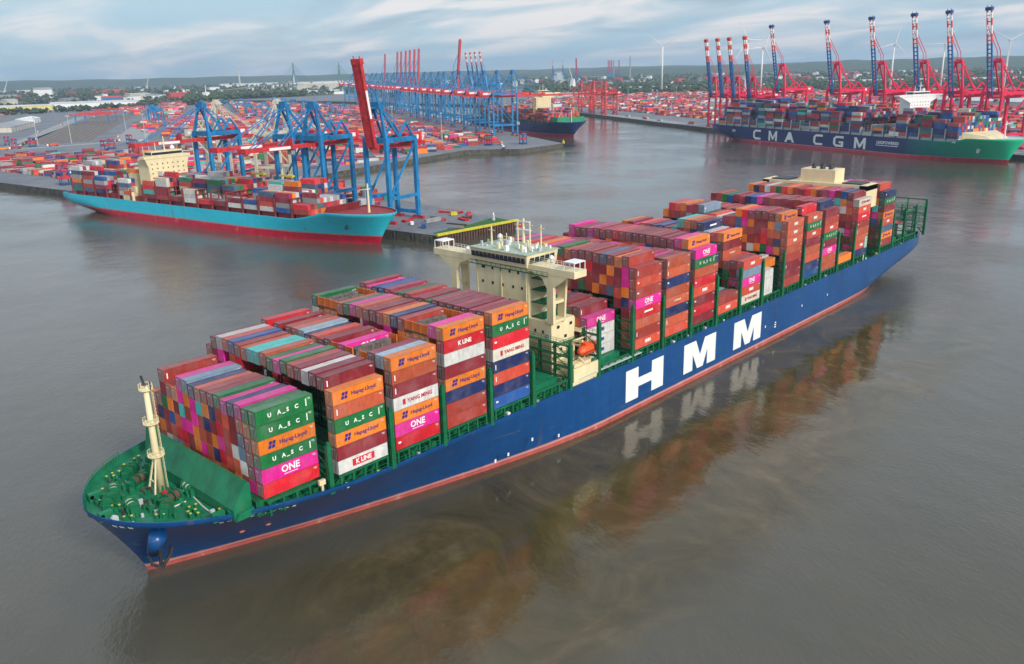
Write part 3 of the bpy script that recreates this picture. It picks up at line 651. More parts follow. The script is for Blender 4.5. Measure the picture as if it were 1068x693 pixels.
# low cream side house carrying the lifeboat
b = MB(); b.box(72.6, -25.3, 15.9, 83, -24.9, 19.4); b.box(72.6, -24.9, 14.3, 83, -20, 16.2); b.build('lifeboat_station', CREAM, HMMW)
b = MB(); b.box(74.5, -25.4, 16.15, 102.4, -24.4, 16.45); b.build('walkway_roof', LBLUE, HMMW)
lb = link('lifeboat', None, HMMW, (82.0, -22.6, 22.2), R(6)); prof = [(-4.4, .25), (-3.9, .95), (-2.5, 1.45), (0, 1.6), (2.4, 1.5), (3.6, 1.1), (4.3, .3)]
b = MB(); n = 14; vs = [(x, r*math.cos(2*math.pi*i/n), r*1.05*math.sin(2*math.pi*i/n)*(1.0 if math.sin(2*math.pi*i/n) > 0 else .9)) for x, r in prof for i in range(n)]
b.add(vs, [(j*n+i, j*n+(i+1) % n, (j+1)*n+(i+1) % n, (j+1)*n+i) for j in range(len(prof)-1) for i in range(n)]+[tuple(range(n)), tuple(range((len(prof)-1)*n, len(prof)*n))[::-1]]); smooth(b.build('boat_hull', ORANGE, lb))
b = MB(); b.box(-2.6, -.8, 1.3, -.6, .8, 2.1); b.build('boat_cabin', ORANGE, lb)
b = MB(); b.box(-4.0, -1.66, -.1, 3.9, -1.5, .06); b.build('boat_rail', DARK, lb)
b = MB()
for xx in (78.6, 85.6):
    b.bar((xx, -20.3, 16), (xx, -20.3, 24.5), .5); b.bar((xx, -20.3, 24.5), (xx, -23.4, 25.2), .5); b.bar((xx, -23.8, 19.4), (xx, -22, 20.6), .4)
b.bar((78.6, -20.3, 24.6), (85.6, -20.3, 24.6), .35); b.bar((76, -21, 19.4), (88, -21, 19.4), .4); b.build('davit', CREAM, HMMW)
b = MB(); b.box(-3.4, -24.6, 15.0, -3.0, -24.2, 17.0); b.box(-3.9, -24.7, 16.8, -2.5, -24.1, 17.8); b.build('deck_crane', CREAM, HMMW)
# funnel casing
b = MB(); b.box(263, -22.6, 35, 274.5, -19.6, 44.2); b.box(263, 19.6, 14.4, 274.5, 22.6, 44.2); b.box(263, -22.6, 42.2, 274.5, 22.6, 44.4); b.box(264, -9, 14.4, 273.5, 10.5, 44.2)
b.build('engine_casing', CREAM, HMMW)
b = MB(); b.box(264.5, -8.6, 44.4, 274, 6.2, 49.6); fn = b.build('funnel', CREAM, HMMW)
for k, (x, y, r) in enumerate(((267, -5.5, .9), (270.5, -5.0, .7), (267, -2, 1.1), (270, -.8, .8), (268, 2.2, .9), (271, 3.6, .7))):
    b = MB(); b.tube((x, y, 49.5), (x+.5, y, 51.3), r, r*.95, 12); b.build('exhaust_pipe', DARK, fn)
for y in (-16, 15):
    b = MB(); b.box(264, y-4, 44.4, 273, y+4, 44.9); b.build('vent_grille', DARK, HMMW)
b = MB(); b.bar((262.4, -24, 22), (262.4, -19, 31), 1.0, .6); b.box(258.6, -25, 29.5, 262.6, -22.6, 31.6); b.bar((260, -24.6, 14.6), (260.6, -24.6, 20), .8); b.build('provision_crane', CREAM, HMMW)
b = MB(); b.box(259.5, -25.2, 20, 261.8, -24, 24.5); b.build('crane_cab', paint('pale_turquoise', (.25, .60, .50), .5, .1, .5), HMMW)

# ------------------------------------------------------------------ containers aboard
Z0, PITCH, ROWW, T0 = 17.62, 2.87, 2.515, 25.15
DESC = dict(A='foremost stack block', B='second block behind the bow', C='third block behind the bow', D='fourth block behind the bow', E='block just ahead of the bridge', F='low block just behind the bridge',
            G='second block behind the bridge', H='third block behind the bridge', I='fourth block behind the bridge', J='low fifth block behind the bridge', K='sixth block behind the bridge', L='seventh block behind the bridge',
            M='eighth block behind the bridge', N='ninth block behind the bridge', O='tenth block behind the bridge', P='second block ahead of the funnel', Q='block just ahead of the funnel', R='block just behind the funnel')
def tl(*seg):
    o = []
    for n, k in seg: o += [k]*n
    return (o+[0]*20)[:20]
TI = dict(A=tl((1, 0), (12, 6), (2, 5), (1, 6), (2, 4)), B=tl((1, 6), (17, 7), (1, 6)), C=tl((3, 7), (3, 6), (1, 7), (1, 6), (7, 7), (1, 6), (1, 7), (1, 6), (1, 7)),
          D=tl((2, 8), (3, 7), (6, 8), (4, 8), (3, 7), (1, 8)), E=tl((19, 8),), F=tl((2, 0), (1, 4), (14, 5)), G=tl((1, 8), (18, 9)), H=tl((19, 8),), I=tl((1, 8), (18, 9), (1, 8)),
          J=tl((3, 2), (17, 6)), K=tl((3, 5), (3, 8), (4, 9), (9, 8)), L=tl((1, 0), (9, 4), (9, 7)), M=tl((1, 8), (7, 9), (5, 8), (6, 9), (1, 8)), N=tl((1, 8), (1, 9), (17, 8)), O=tl((1, 8), (18, 9)),
          P=tl((4, 1), (15, 8)), Q=tl((1, 8), (18, 9)), R=tl((1, 8), (18, 9)))
NEAR = dict(   # top to bottom, colour:logo
    A=(1, 'green:UASC green:UASC orange:HL green:UASC pink:ONE red:'), B=(0, 'orange:HL rust:TICK green:UASC orange:HL maroon: white:KLW'), C=(0, 'orange:HL rust: maroon:TICK white:YM orange:HL pink:ONE red:TICKR'),
    D=(0, 'orange:HL red:KL white: maroon: orange:HL navy: brown: brown:'), E=(0, 'orange:HL green:UASC red:TICKR cream:YM navy: coral:TICK navy: lblue:TICKR'), F=(2, 'pink:ONE white:WD white:WD white:WD'),
    G=(0, 'brown:TICK coral:TICKR brown: pink:ONE red:EV rust: brown: coral:HMM'), H=(0, 'rust:TICK rust: navy:TICKR rust: rust:TEXT navy: rust: coral:'), I=(0, 'pink:ONE green:UASC rust: red:TICKR coral:HMM maroon: red:TICKR maroon:'),
    J=(0, 'brown: coral:HMM'), K=(0, 'coral:HMM steel: pink:ONE coral:HMM cream:YM'), M=(0, 'rust:HMM rust:HMM rust:HMM rust: brown: maroon: maroon: brown:'), N=(0, 'rust:HMM green:UASC coral:HMM maroon: rust: rust: navy: blue:'),
    O=(0, 'maroon: brown: coral:HMM green:UASC maroon: pink:ONE rust: rust:'), Q=(0, 'cream:YM coral:HMM red:EV brown: rust: rust: coral:HMM navy:'), R=(0, 'navy:TICKR green:UASC maroon: orange:HL coral:HMM slate: orange:HL brown:'))
TOPS = dict(A='. green green pink navy pink green maroon brown rust navy steel pink orange brown brown maroon orange',
            B='. maroon maroon white maroon brown green pink green rust cyan cyan rust brown blue coral white maroon brown', C='. sky wine orange green orange pink orange maroon maroon coral navy sky rust brown orange maroon pink red',
            D='. pink orange orange orange brown navy orange brown maroon brown rust pink green rust orange orange orange green',
            E='. maroon wine maroon wine maroon maroon wine green maroon wine brown green maroon wine blue navy pink maroon', F='. . . maroon brown maroon wine navy red pink maroon wine red maroon pink red maroon',
            G='. brown orange maroon slate maroon brown maroon wine rust green maroon pink orange brown red slate pink maroon', H='. maroon pink wine maroon rust pink wine maroon brown pink maroon wine rust maroon wine maroon brown red',
            I='. orange pink maroon wine maroon brown maroon maroon maroon brown red wine brown wine pink maroon maroon pink maroon', K='. maroon brown orange red white navy rust orange cyan cyan rust blue slate wine coral pink maroon orange',
            M='. orange maroon brown maroon wine red orange brown wine white coral maroon steel maroon wine orange coral red orange', N='. red navy maroon brown wine maroon wine maroon brown wine maroon', O='. navy maroon wine brown maroon maroon wine brown maroon pink blue navy wine maroon blue green brown maroon',
            Q='. maroon blue maroon pink wine maroon orange red maroon brown orange red green rust white brown navy orange', R='. coral maroon pink orange wine maroon pink maroon maroon slate brown')
FRONT_G = {(5, 8): 'orange', (4, 8): 'green', (3, 8): 'cyan', (9, 8): 'blue'}
RACK = {('C', 3), ('C', 5), ('C', 7), ('D', 2), ('D', 3), ('D', 4), ('D', 15), ('D', 16), ('D', 17)}
class K: pass
cells = []; order = list(BX)
r2 = random.Random(11)
for bi, bn in enumerate(order):
    x = BX[bn]; tops = TOPS.get(bn, '').split(); nr, nl = NEAR.get(bn, (None, '')); nl = nl.split()
    for row in range(20):
        n = TI[bn][row]
        if not n: continue
        std = 0 if (row == nr or row == 0) else r2.choice((0, 0, 0, 1, 1, 2))
        z = Z0
        for t in range(1, n+1):
            H = CH if t > std else 2.58
            c = K(); c.b, c.bi, c.row, c.t, c.n, c.x, c.z, c.H, c.logo = bn, bi, row, t, n, x, z, H, ''
            c.y = -T0+ROWW*(row+.5); z += H+.03
            c.col = pick(r2, dict(MIXW, orange=20, pink=13, cyan=4, green=6, white=5) if bn == 'A' else MIXW); c.L = L40
            if t == n and row < len(tops) and tops[row] != '.': c.col = tops[row]
            if row == nr:
                q = nl[n-t].split(':'); c.col, c.logo = q[0], q[1]
            if bn == 'M' and row == 1 and t == 9: c.col, c.logo = 'orange', 'HL'
            if bn == 'I' and row == 1 and t == 9: c.col, c.logo = 'orange', 'HL'
            if bn == 'K' and row == 3 and t >= 6: c.col, c.logo = {8: ('orange', 'HL'), 7: ('maroon', ''), 6: ('rust', 'TEXT')}[t]
            if bn == 'C' and row == 6 and t == 7: c.col, c.logo = 'pink', 'ONE'
            if bn == 'K' and row == 6 and t == 9: c.logo = 'EV'
            if bn == 'B' and row == 1 and t == 7: c.logo = 'TICK'
            if bn == 'A' and row == 7 and t == 6: c.logo = 'TICK'
            if bn == 'D' and row == 18 and t == 8: c.logo = 'UASC'
            if bn == 'A' and row == 12 and t == 6: c.logo = 'ONE'
            if bn == 'A' and row == 15 and t == 6: c.logo = 'TICK'
            if bn == 'N' and row == 1 and t == 9: c.logo = 'TICKR'
            if bn == 'G' and row in FRONT_G and False: pass
            if not c.logo and r2.random() < .25: c.logo = 'TICK' if r2.random() < .6 else 'TICKR'
            c.tint = r2.uniform(.82, 1.18); c.xo = r2.uniform(-.04, .04)
            cells.append(c)
for k in range(3):      # short white reefers by the near side
    c = K(); c.b, c.bi, c.row, c.t, c.n, c.x, c.z, c.H, c.logo, c.y, c.col, c.L, c.tint, c.xo = 'L', order.index('L'), 0, k+1, 3, 174.2, Z0+k*PITCH, CH, 'WD' if k == 0 else '', -T0+ROWW*.5, 'white', L20, 1, 0; cells.append(c)
occ = {(c.b, c.row, c.t) for c in cells}
def proj(p):
    d = Vector(p)-Vector(CAM); z = d.dot(Fv); return (534+FPX*d.dot(Rv)/z, 346.5-FPX*d.dot(Uv)/z)
def qarea(ps):
    p = [proj(q) for q in ps]; return abs(sum(p[i][0]*p[(i+1) % 4][1]-p[(i+1) % 4][0]*p[i][1] for i in range(4)))/2
near_of = {}
for c in cells:
    x0, x1, y0, y1, z0, z1 = c.x, c.x+c.L, c.y-CW/2, c.y+CW/2, c.z, c.z+c.H
    a = 0; c.exposed = False
    if (c.b, c.row, c.t+1) not in occ: a += qarea([(x0, y0, z1), (x1, y0, z1), (x1, y1, z1), (x0, y1, z1)]); c.exposed = True
    if (c.b, c.row-1, c.t) not in occ:
        s = qarea([(x0, y0, z0), (x1, y0, z0), (x1, y0, z1), (x0, y0, z1)]); c.exposed = True
        lowest = max([0]+[TI[c.b][r]-(c.row-r-1) for r in range(c.row)]) if c.row else 0
        if c.row > 2 and TI[c.b][c.row-1] >= c.t: s = 0
        a += s
    pb = order[c.bi-1] if c.bi else None; gap = c.x-(BX[pb]+L40) if pb else 99
    if pb is None or gap > 5 or (pb, c.row, c.t) not in occ:
        f = qarea([(x0, y0, z0), (x0, y1, z0), (x0, y1, z1), (x0, y0, z1)]); c.exposed = True
        if pb and gap < 5 and (TI[pb][max(0, c.row-1)] >= c.t): f *= .3
        if c.b == 'E' or c.b == 'G' and c.t < 5: f *= .3
        a += f
    if (c.b, c.row+1, c.t) not in occ: c.exposed = True
    nb = order[c.bi+1] if c.bi+1 < len(order) else None
    if nb is None or (nb, c.row, c.t) not in occ or BX[nb]-c.x > 18: c.exposed = True
    c.area = a
cells = [c for c in cells if c.exposed]
cells.sort(key=lambda c: -c.area)
ORD = ['', 'first', 'second', 'third', 'fourth', 'fifth', 'sixth', 'seventh', 'eighth', 'ninth', 'tenth', 'eleventh', 'twelfth', 'thirteenth', 'fourteenth', 'fifteenth', 'sixteenth', 'seventeenth', 'eighteenth', 'nineteenth', 'twentieth']
NIND = 296
BXD = DESC
for c in cells[:NIND]:
    body, frame, rods, code = cont_mesh(c.L, c.H)
    o = link('shipping_container', body, None, (c.x+c.xo, c.y, c.z)); col = tuple(min(1, v*c.tint) for v in PAL[c.col]); o.color = (*col, 1)
    f = link('corner_frame', frame, o); f.color = (*[v*.8 for v in col], 1); link('door_rods', rods, o); link('code_marking', code, o)
    if c.logo: logo(c.logo, o, c.L, c.H)
    first = next(r for r in range(20) if TI[c.b][r]) if not (c.b == 'L') else 0
    pos = c.row-first+1; k = c.n-c.t+1
    rt = 'near-side row' if pos == 1 else '%s row from near side' % ORD[pos]
    lt = LOGO_TXT[c.logo] if pos == 1 and LOGO_TXT[c.logo] else None
    base = NAME[c.col]+' container' if c.L > 10 else 'short white container'
    lay = 'top layer' if k == 1 else '%s layer down' % ORD[k]
    lab = '%s, %s, %s, %s' % (base, lay, rt, BXD[c.b])
    if lt and len((base+' with '+lt+', '+lab[len(base)+2:]).split()) <= 16: lab = base+' with '+lt+', '+lab[len(base)+2:]
    if len(lab.split()) > 16: lab = lab.replace('sixteenth row from near side', 'row sixteen inward')
    if len(lab.split()) > 16: lab = lab.replace(' from near side', ' inward').replace('block just ahead of the rear one at', 'block ahead of')
    tag(o, lab, 'shipping container', 'containers stacked on the big blue ship')
rest = MB()
for c in cells[NIND:]:
    col = tuple(min(1, v*c.tint) for v in PAL[c.col]); rest.box(c.x+c.xo, c.y-CW/2, c.z, c.x+c.L+c.xo, c.y+CW/2, c.z+c.H, 0, col)
rest_o = rest.build('stacked_containers', CM_COL); tag(rest_o, 'remaining mixed containers packed behind the nearest ones on the big blue ship', 'containers', 'containers stacked on the big blue ship', 'stuff')
# logos of the farther near-side containers belong to that mass; add them as its part pieces
for c in cells[NIND:]:
    if c.logo in ('HL', 'ONE', 'UASC', 'YM', 'HMM') and c.y < -20:
        e = link('container_marking', None, rest_o, (c.x+c.xo, c.y, c.z)); logo(c.logo, e, c.L, c.H)
for bn, row in sorted(RACK):     # open flat racks
    t = TI[bn][row]; z = Z0+t*PITCH; o = link('flat_rack', None, None, (BX[bn], -T0+ROWW*(row+.5), z))
    b = MB(); b.box(0, -CW/2, 0, L40, CW/2, .5); b.build('rack_floor', paint('dark_timber', (.12, .085, .06), .8, .25, .8), o)
    for x in (0, L40-.25): b = MB(); b.box(x, -CW/2, .5, x+.25, CW/2, 2.5); b.box(x-.06, -CW/2-.02, .5, x+.31, -CW/2+.2, 2.6); b.box(x-.06, CW/2-.2, .5, x+.31, CW/2+.02, 2.6); b.build('rack_end', paint('rack_orange', (.62, .16, .03), .5, .15, .6), o)
    b = MB(); b.box(1.2, -.9, .5, L40-1.5, .9, 1.1+.4*((row*7) % 3)); b.build('crated_load', paint('load_tarp', (.16, .13, .12), .8, .3, .8), o)
    tag(o, 'open orange ended flat rack, %s row from near side, %s' % (ORD[row+1], DESC[bn]), 'flat rack', 'flat racks among the containers')
#%%FAR
# ------------------------------------------------------------------ the other ships (local x runs aft from the bow, +y is the side seen here)
NAVY_DK = paint('frame_brown', (.20, .03, .03), .55, .2, .4)
def other_ship(name, label, bow, ang, L, half, dz, mat, deckm, framem, supm, tiers, rows, weights, house, boxcol='containers', hz=42, fz=4.5, raise_bow=50, seed=3, hrow=0, group=None, zr=2.0, wings=1.0, cgroup=None):
    root = link(name, None, None, (bow[0], bow[1], 0), R(ang)); tag(root, label, 'container ship', group)
    zf = lambda x: dz + (fz if x < raise_bow*.5 else fz*max(0, (raise_bow-x)/(raise_bow*.5))**1.3 if x < raise_bow else 0)
    st = lambda v: -max(0, v)**1.3*11; sn = lambda v: L-32+32*min(1, max(0, v)/.7)
    w = hull('hull', mat, root, 0, st, sn, half, zf, 95, 34, n=48, deck_mat=deckm, bul=.6)
    r = random.Random(seed); cm = MB(); top = dz+2.6
    for i, t in enumerate(tiers):
        x = raise_bow*.75+i*14.7
        if x > L-18: break
        hw = min(half-1, w(x, 1)-1.2, w(x+12, 1)-1.2)
        b = MB(); b.box(x, -hw+1.5, dz-1, x+12.3, hw-1.5, top-.05); b.build('hatch_cover', deckm, root)
        lb = MB(); zt = top+min(12, 8.7 if t else 5)
        for s in (-1, 1): lb.box(x+12.9, s*hw-.35, dz-.8, x+13.9, s*hw+.35, zt)
        n = int(hw*2/5)
        for k in range(1, n): lb.box(x+13.1, -hw+k*2*hw/n-.2, dz-.8, x+13.7, -hw+k*2*hw/n+.2, zt)
        for z in (top+.2, top+3, top+5.9, top+8.7):
            if z <= zt: lb.box(x+12.9, -hw, z-.25, x+13.9, hw, z)
        lb.build('lashing_bridge', framem, root)
        if t is None: continue
        if isinstance(t, tuple): tn, tf = t
        else: tn = tf = t
        nrow = int(hw*2/ROWW); base = r.choice((0, 0, 1))
        for row in range(nrow):
            y = hw-ROWW*(row+.5); near = row < 3
            k = tn if near else tf
            if not near and row % 4 == 0: base = r.choice((0, 0, -1, 1))
            k = max(0, k+(0 if near else base))
            for q in range(k):
                if q < k-1 and 1 < row < nrow-1 and 0 < i < len(tiers)-1 and q < min(tn, tf)-2: continue
                c = PAL[pick(r, weights)]; tt = r.uniform(.8, 1.2); c = tuple(min(1, v*tt) for v in c)
                cm.box(x+r.uniform(-.05, .05), y-1.22, top+q*2.87, x+L40, y+1.22, top+q*2.87+2.84, 0, c)
    co = cm.build('stacked_containers', CM_COL); co.location = root.location; co.rotation_euler = root.rotation_euler
    tag(co, boxcol, 'containers', cgroup, 'stuff')
    # bridge house across the beam
    hx, hl, hwid = house
    sp_ = link('superstructure', None, root); b = MB(); b.box(hx, -hwid, dz-1, hx+hl, hwid, dz+hz-5); b.box(hx-.4, -half*wings, dz+hz-5, hx+hl*.5, half*wings, dz+hz-3.4); b.box(hx-.5, -hwid*.8, dz+hz-3.4, hx+hl*.7, hwid*.8, dz+hz-.2)
    for s in (-1, 1): b.add([(hx, s*hwid, dz+hz-5), (hx, s*half*wings*.95, dz+hz-5), (hx, s*hwid, dz+hz-11), (hx+1.5, s*hwid, dz+hz-5), (hx+1.5, s*half*wings*.95, dz+hz-5), (hx+1.5, s*hwid, dz+hz-11)], [(0, 1, 2), (5, 4, 3), (1, 4, 5, 2), (0, 3, 4, 1)])
    b.build('house_block', supm, sp_)
    b = MB(); b.box(hx-.58, -hwid*.78, dz+hz-2.7, hx-.4, hwid*.78, dz+hz-1.1); b.box(hx, hwid*.8-.06, dz+hz-2.7, hx+hl*.6, hwid*.8+.08, dz+hz-1.1); b.build('wheelhouse_window', GLASS, sp_)
    for lev in range(int((hz-9)/3)):
        for k in range(7):
            yy = -hwid*.82+k*hwid*.27
            b = MB(); b.box(hx-.06, yy, dz+3+lev*3, hx+.1, yy+.8, dz+3.9+lev*3); b.build('window', GLASS, sp_)
    b = MB(); b.tube((hx+2, 0, dz+hz-.2), (hx+2, 0, dz+hz+9), .5, .3, 8); b.bar((hx+2, -3, dz+hz+5), (hx+2, 3, dz+hz+5), .4); b.tube((hx+3.5, hwid*.4, dz+hz), (hx+3.5, hwid*.4, dz+hz+5), .3, .2, 8); b.build('radar_mast', supm, sp_)
    b = MB()
    for j in range(4): b.tube((hx+4, -hwid*.5, dz+hz+j*.7), (hx+4, -hwid*.5, dz+hz+(j+1)*.7), (1.2, 1.6, 1.6, 1.1)[j], (1.6, 1.6, 1.1, .2)[j], 12)
    smooth(b.build('radome', WHITE, sp_))
    b = MB(); b.tube((7, 0, dz+fz-1), (7, 0, dz+fz+15), .7, .45, 10); b.bar((7, -1.6, dz+fz+12), (7, 1.6, dz+fz+12), .5); b.build('foremast', supm, root)
    return root, w, co
# turquoise ship at the near berth
TEALP = hull_mat('turquoise_hull_paint', (.025, .56, .72), (.60, .012, .045), 5.3, .05, .75)
tw = dict(maroon=12, wine=8, brown=10, white=12, grey=16, slate=7, blue=6, navy=6, green=3, teal=6, red=9, orange=7, coral=5, cyan=2, cream=3)
DKRED = paint('deck_red', (.30, .035, .035), .6, .2, .3)
tealS, tw_w, tco = other_ship('container_ship', 'turquoise hulled container ship moored at the near quay below the blue cranes', (209, 224), 98, 305, 17.5, 13.0, TEALP, DKRED, DKRED, CREAM,
    [(2, 3), (4, 5), (4, 4), (2, 4), (2, 1), (1, 4), (1, 5), (3, 5), (1, 5), (5, 5), (4, 5), None, (4, 5), None, (4, 5), (5, 6), (6, 6), (6, 6), (6, 6)], 14, tw, (191, 12, 14.5),
    'mixed grey, red and blue containers stacked along the turquoise ship', 33, 5.5, 52, 5, cgroup=None)
b = MB(); b.prism([(28, 17.2), (26, 21), (27, 21), (29.6, 17.2)], -13, 13); b.build('breakwater', DKRED, tealS)
b = MB()
for k in range(7): b.box(212+k*1.7, 13.5, 12, 212.8+k*1.7, 16.5, 16+(k*37 % 5)*1.2)
b.box(211, 8, 12, 224, 14, 22); b.box(212, 4, 22, 222, 11, 30); b.build('engine_casing', CREAM, tealS)
b = MB(); b.box(214, 14.8, 17, 221, 16.9, 19.2); b.build('lifeboat', ORANGE, tealS)
b = MB(); b.box(14, 8.2, 10.2, 17, 12.2, 12.8); b.build('anchor_recess', RUST, tealS) if False else None
for k, (nm, mt) in enumerate((('anchor', DARK),)):
    xx = 14; yy = tw_w(xx, .62); b = MB(); b.bar((xx, yy+.1, 11.4), (xx, yy+.5, 8.8), .7, .6); b.bar((xx-1.3, yy+.3, 9.9), (xx+1.3, yy+.3, 9.9), .7, .5); b.build(nm, mt, tealS)
# navy and green ship across the water
CMAP = hull_mat('navy_hull_paint', (.010, .022, .12), (.55, .035, .06), 3.4, .08, .12, (.010, .60, .32), (46, 400))
cw = dict(maroon=14, wine=6, brown=12, navy=22, blue=16, slate=8, lblue=4, white=6, grey=6, green=5, teal=4, red=5, coral=6, orange=5, cyan=2, cream=2)
LGREY = paint('pale_grey_frame', (.50, .52, .52), .5, .1, .3)
cma, cw_w, cco = other_ship('container_ship', 'navy container ship with green bow and big white side lettering at the far right quay', (803, 54), 67.7, 400, 30.6, 18.5, CMAP, LGREY, LGREY, WHITE,
    [(5, 7), (6, 8), (7, 8), (4, 7), (7, 8), None, (3, 2), None, (7, 8), (2, 8), (7, 9), (7, 8), (7, 9), (2, 8), (2, 6), (2, 7), (7, 9), (7, 8), (7, 9), (2, 8), (7, 9), (7, 8), (7, 9), (2, 6), (7, 8)], 22, cw, (103, 13, 14),
    'mixed navy, red and white containers stacked along the navy ship', 44, 4.0, 44, 8, wings=.98)
b = MB(); b.add([(34, -24, 17.5), (34, 24, 17.5), (10, 12, 21), (10, -12, 21), (34, -24, 27), (34, 24, 27), (16, 12, 23.5), (16, -12, 23.5)], [(3, 2, 1, 0), (4, 5, 6, 7), (0, 1, 5, 4), (1, 2, 6, 5), (2, 3, 7, 6), (3, 0, 4, 7)]); b.build('bow_shield', CREAM, cma)
b = MB(); b.box(294, -12, 17.5, 306, 12, 44); b.build('engine_casing', WHITE, cma); b = MB(); b.box(295, -9, 44, 305, 9, 52); fn2 = b.build('funnel', CR_DBLUE, cma)
b = MB(); b.box(100, 26.5, 20, 112, 29.5, 24); b.build('lifeboat_station', WHITE, cma); b = MB(); b.tube((102, 28, 27), (110, 28, 27), 1.5, 1.3, 10); b.build('lifeboat', ORANGE, cma)
def side_text(s, size, xc, z, y, bold, parent, mat=W_T, sp=1.0, rz=0.0):
    o = link('lettering', text_mesh(s, size, bold, mat, sp, .03), parent, (xc, y, z)); o.rotation_euler = (R(90), 0, math.pi+rz); return o
def glyph(ch, xc, z0, w, h, y):
    """block letter with cut corners; x grows aft, so the outline is mirrored to read from this side"""
    k = .22; C_ = [[(.25, 0), (1, 0), (1, .2), (.32, .2), (.22, .3), (.22, .7), (.32, .8), (1, .8), (1, 1), (.25, 1), (0, .78), (0, .22)]]
    Gx = [[(.25, 0), (1, 0), (1, .52), (.55, .52), (.55, .34), (.78, .34), (.78, .2), (.32, .2), (.22, .3), (.22, .7), (.32, .8), (1, .8), (1, 1), (.25, 1), (0, .78), (0, .22)]]
    Mx = [[(0, 0), (.2, 0), (.2, .6), (.43, .1), (.57, .1), (.8, .6), (.8, 0), (1, 0), (1, 1), (.8, 1), (.5, .38), (.2, 1), (0, 1)]]
    Ax = [[(0, 0), (.22, 0), (.3, .24), (.7, .24), (.78, 0), (1, 0), (.62, 1), (.38, 1)]]
    b = MB()
    for pts in {'C': C_, 'G': Gx, 'M': Mx, 'A': Ax}[ch]:
        b.prism([(xc+w/2-px*w, z0+pz*h) for px, pz in pts], y, y+.08)
    b.build('letter', W_T, cma)
for ch, xc, w in (('C', 308, 12), ('M', 280, 13), ('A', 252, 14), ('C', 207, 12.5), ('G', 177, 13), ('M', 147, 14)): glyph(ch, xc, 4.6, w*1.12, 11.4, 30.64)
side_text('LNGPOWERED', 4.2, 111, 12.6, 30.68, .1, cma); side_text('LNGPOWERED', 4.0, 341, 12.8, 30.2, .1, cma, rz=.05)
b = MB(); b.box(98, 30.6, 9.6, 126, 30.7, 10.2); b.build('lettering_underline', W_T, cma)
b = MB(); b.prism([(328, 8.4), (352, 8.4), (356, 10.4), (328, 10.4)], 30.2, 30.35); b.build('green_flash', paint('flash_green', (.02, .45, .28), .5, .03), cma)
xx = 40; side_text('CMA CGM LOUVRE', 1.9, 40, 18.2, cw_w(40, .86)+.25, .05, cma, rz=math.atan2(cw_w(46, .86)-cw_w(34, .86), 12)*-1 if False else -.30)
b = MB(); yy = cw_w(17, .55); b.bar((17, yy, 12.5), (17, yy+1.2, 9.0), 3.0, 2.0, w2=2); b.build('anchor_pod', LGREY, cma)
# dark blue ship with green bow wall behind the blue crane row
S3P = hull_mat('dark_blue_hull_paint', (.008, .03, .15), (.55, .03, .07), 4.2, .08, .1)
s3, s3w, s3c = other_ship('container_ship', 'dark blue container ship with green bow wall moored under the distant blue cranes', (860, 610), 66, 380, 27, 18.0, S3P, GREEN, GREEN_D, CREAM,
    [(3, 4), (4, 5), (4, 5), (3, 5), None, (2, 3), (3, 4), (4, 5), (4, 5), (3, 4), (5, 5), (4, 5), (4, 5), (5, 5), (4, 5), (4, 4), (3, 4), (4, 5)], 20, dict(MIXW, coral=14, red=9, pink=9), (97, 12, 12), 'mixed red, pink and blue containers aboard the dark blue ship', 44, 3.5, 40, 12)
b = MB(); b.prism([(9, 20), (9, 27.5), (30, 27.5), (30, 18)], 20, 20.8); b.prism([(9, 20), (9, 27.5), (30, 27.5), (30, 18)], -20.8, -20); b.box(8.2, -20.8, 19.5, 9, 20.8, 27.5); b.box(30, 20, 18, 62, 20.8, 26); b.build('bow_wall', paint('wall_green', (.02, .26, .12), .5, .12, .3), s3)
# small grey ship lying at the far red cranes
g4, g4w, g4c = other_ship('cargo_ship', 'small grey ship lying beside the far red cranes', (1262, 940), 58, 120, 10, 7, hull_mat('grey_hull_paint', (.16, .18, .21), (.3, .04, .04), 1.4), GREY, GREY, WHITE, [1, 1, 1, 0], 7, tw, (88, 10, 8), 'a few containers on the small grey ship', 18, 2.5, 24, 4); g4['category'] = 'cargo ship'
b = MB(); yy = 0
# dredger, white, in the far basin
dr = link('dredger', None, None, (1480, 2826, 5), R(20)); b = MB(); b.box(-45, -9, 0, 45, 9, 8); b.prism([(45, 8), (58, 8), (45, 0)], -6, 6); b.build('hull', LGREY, dr)
b = MB(); b.box(18, -8, 8, 38, 8, 34); b.tube((28, 0, 34), (28, 0, 58), 1.6, 1, 8); b.box(-30, -5, 8, 10, 5, 16); b.build('superstructure', WHITE, dr); tag(dr, 'white ship with tall deckhouse beyond the container yard', 'ship')

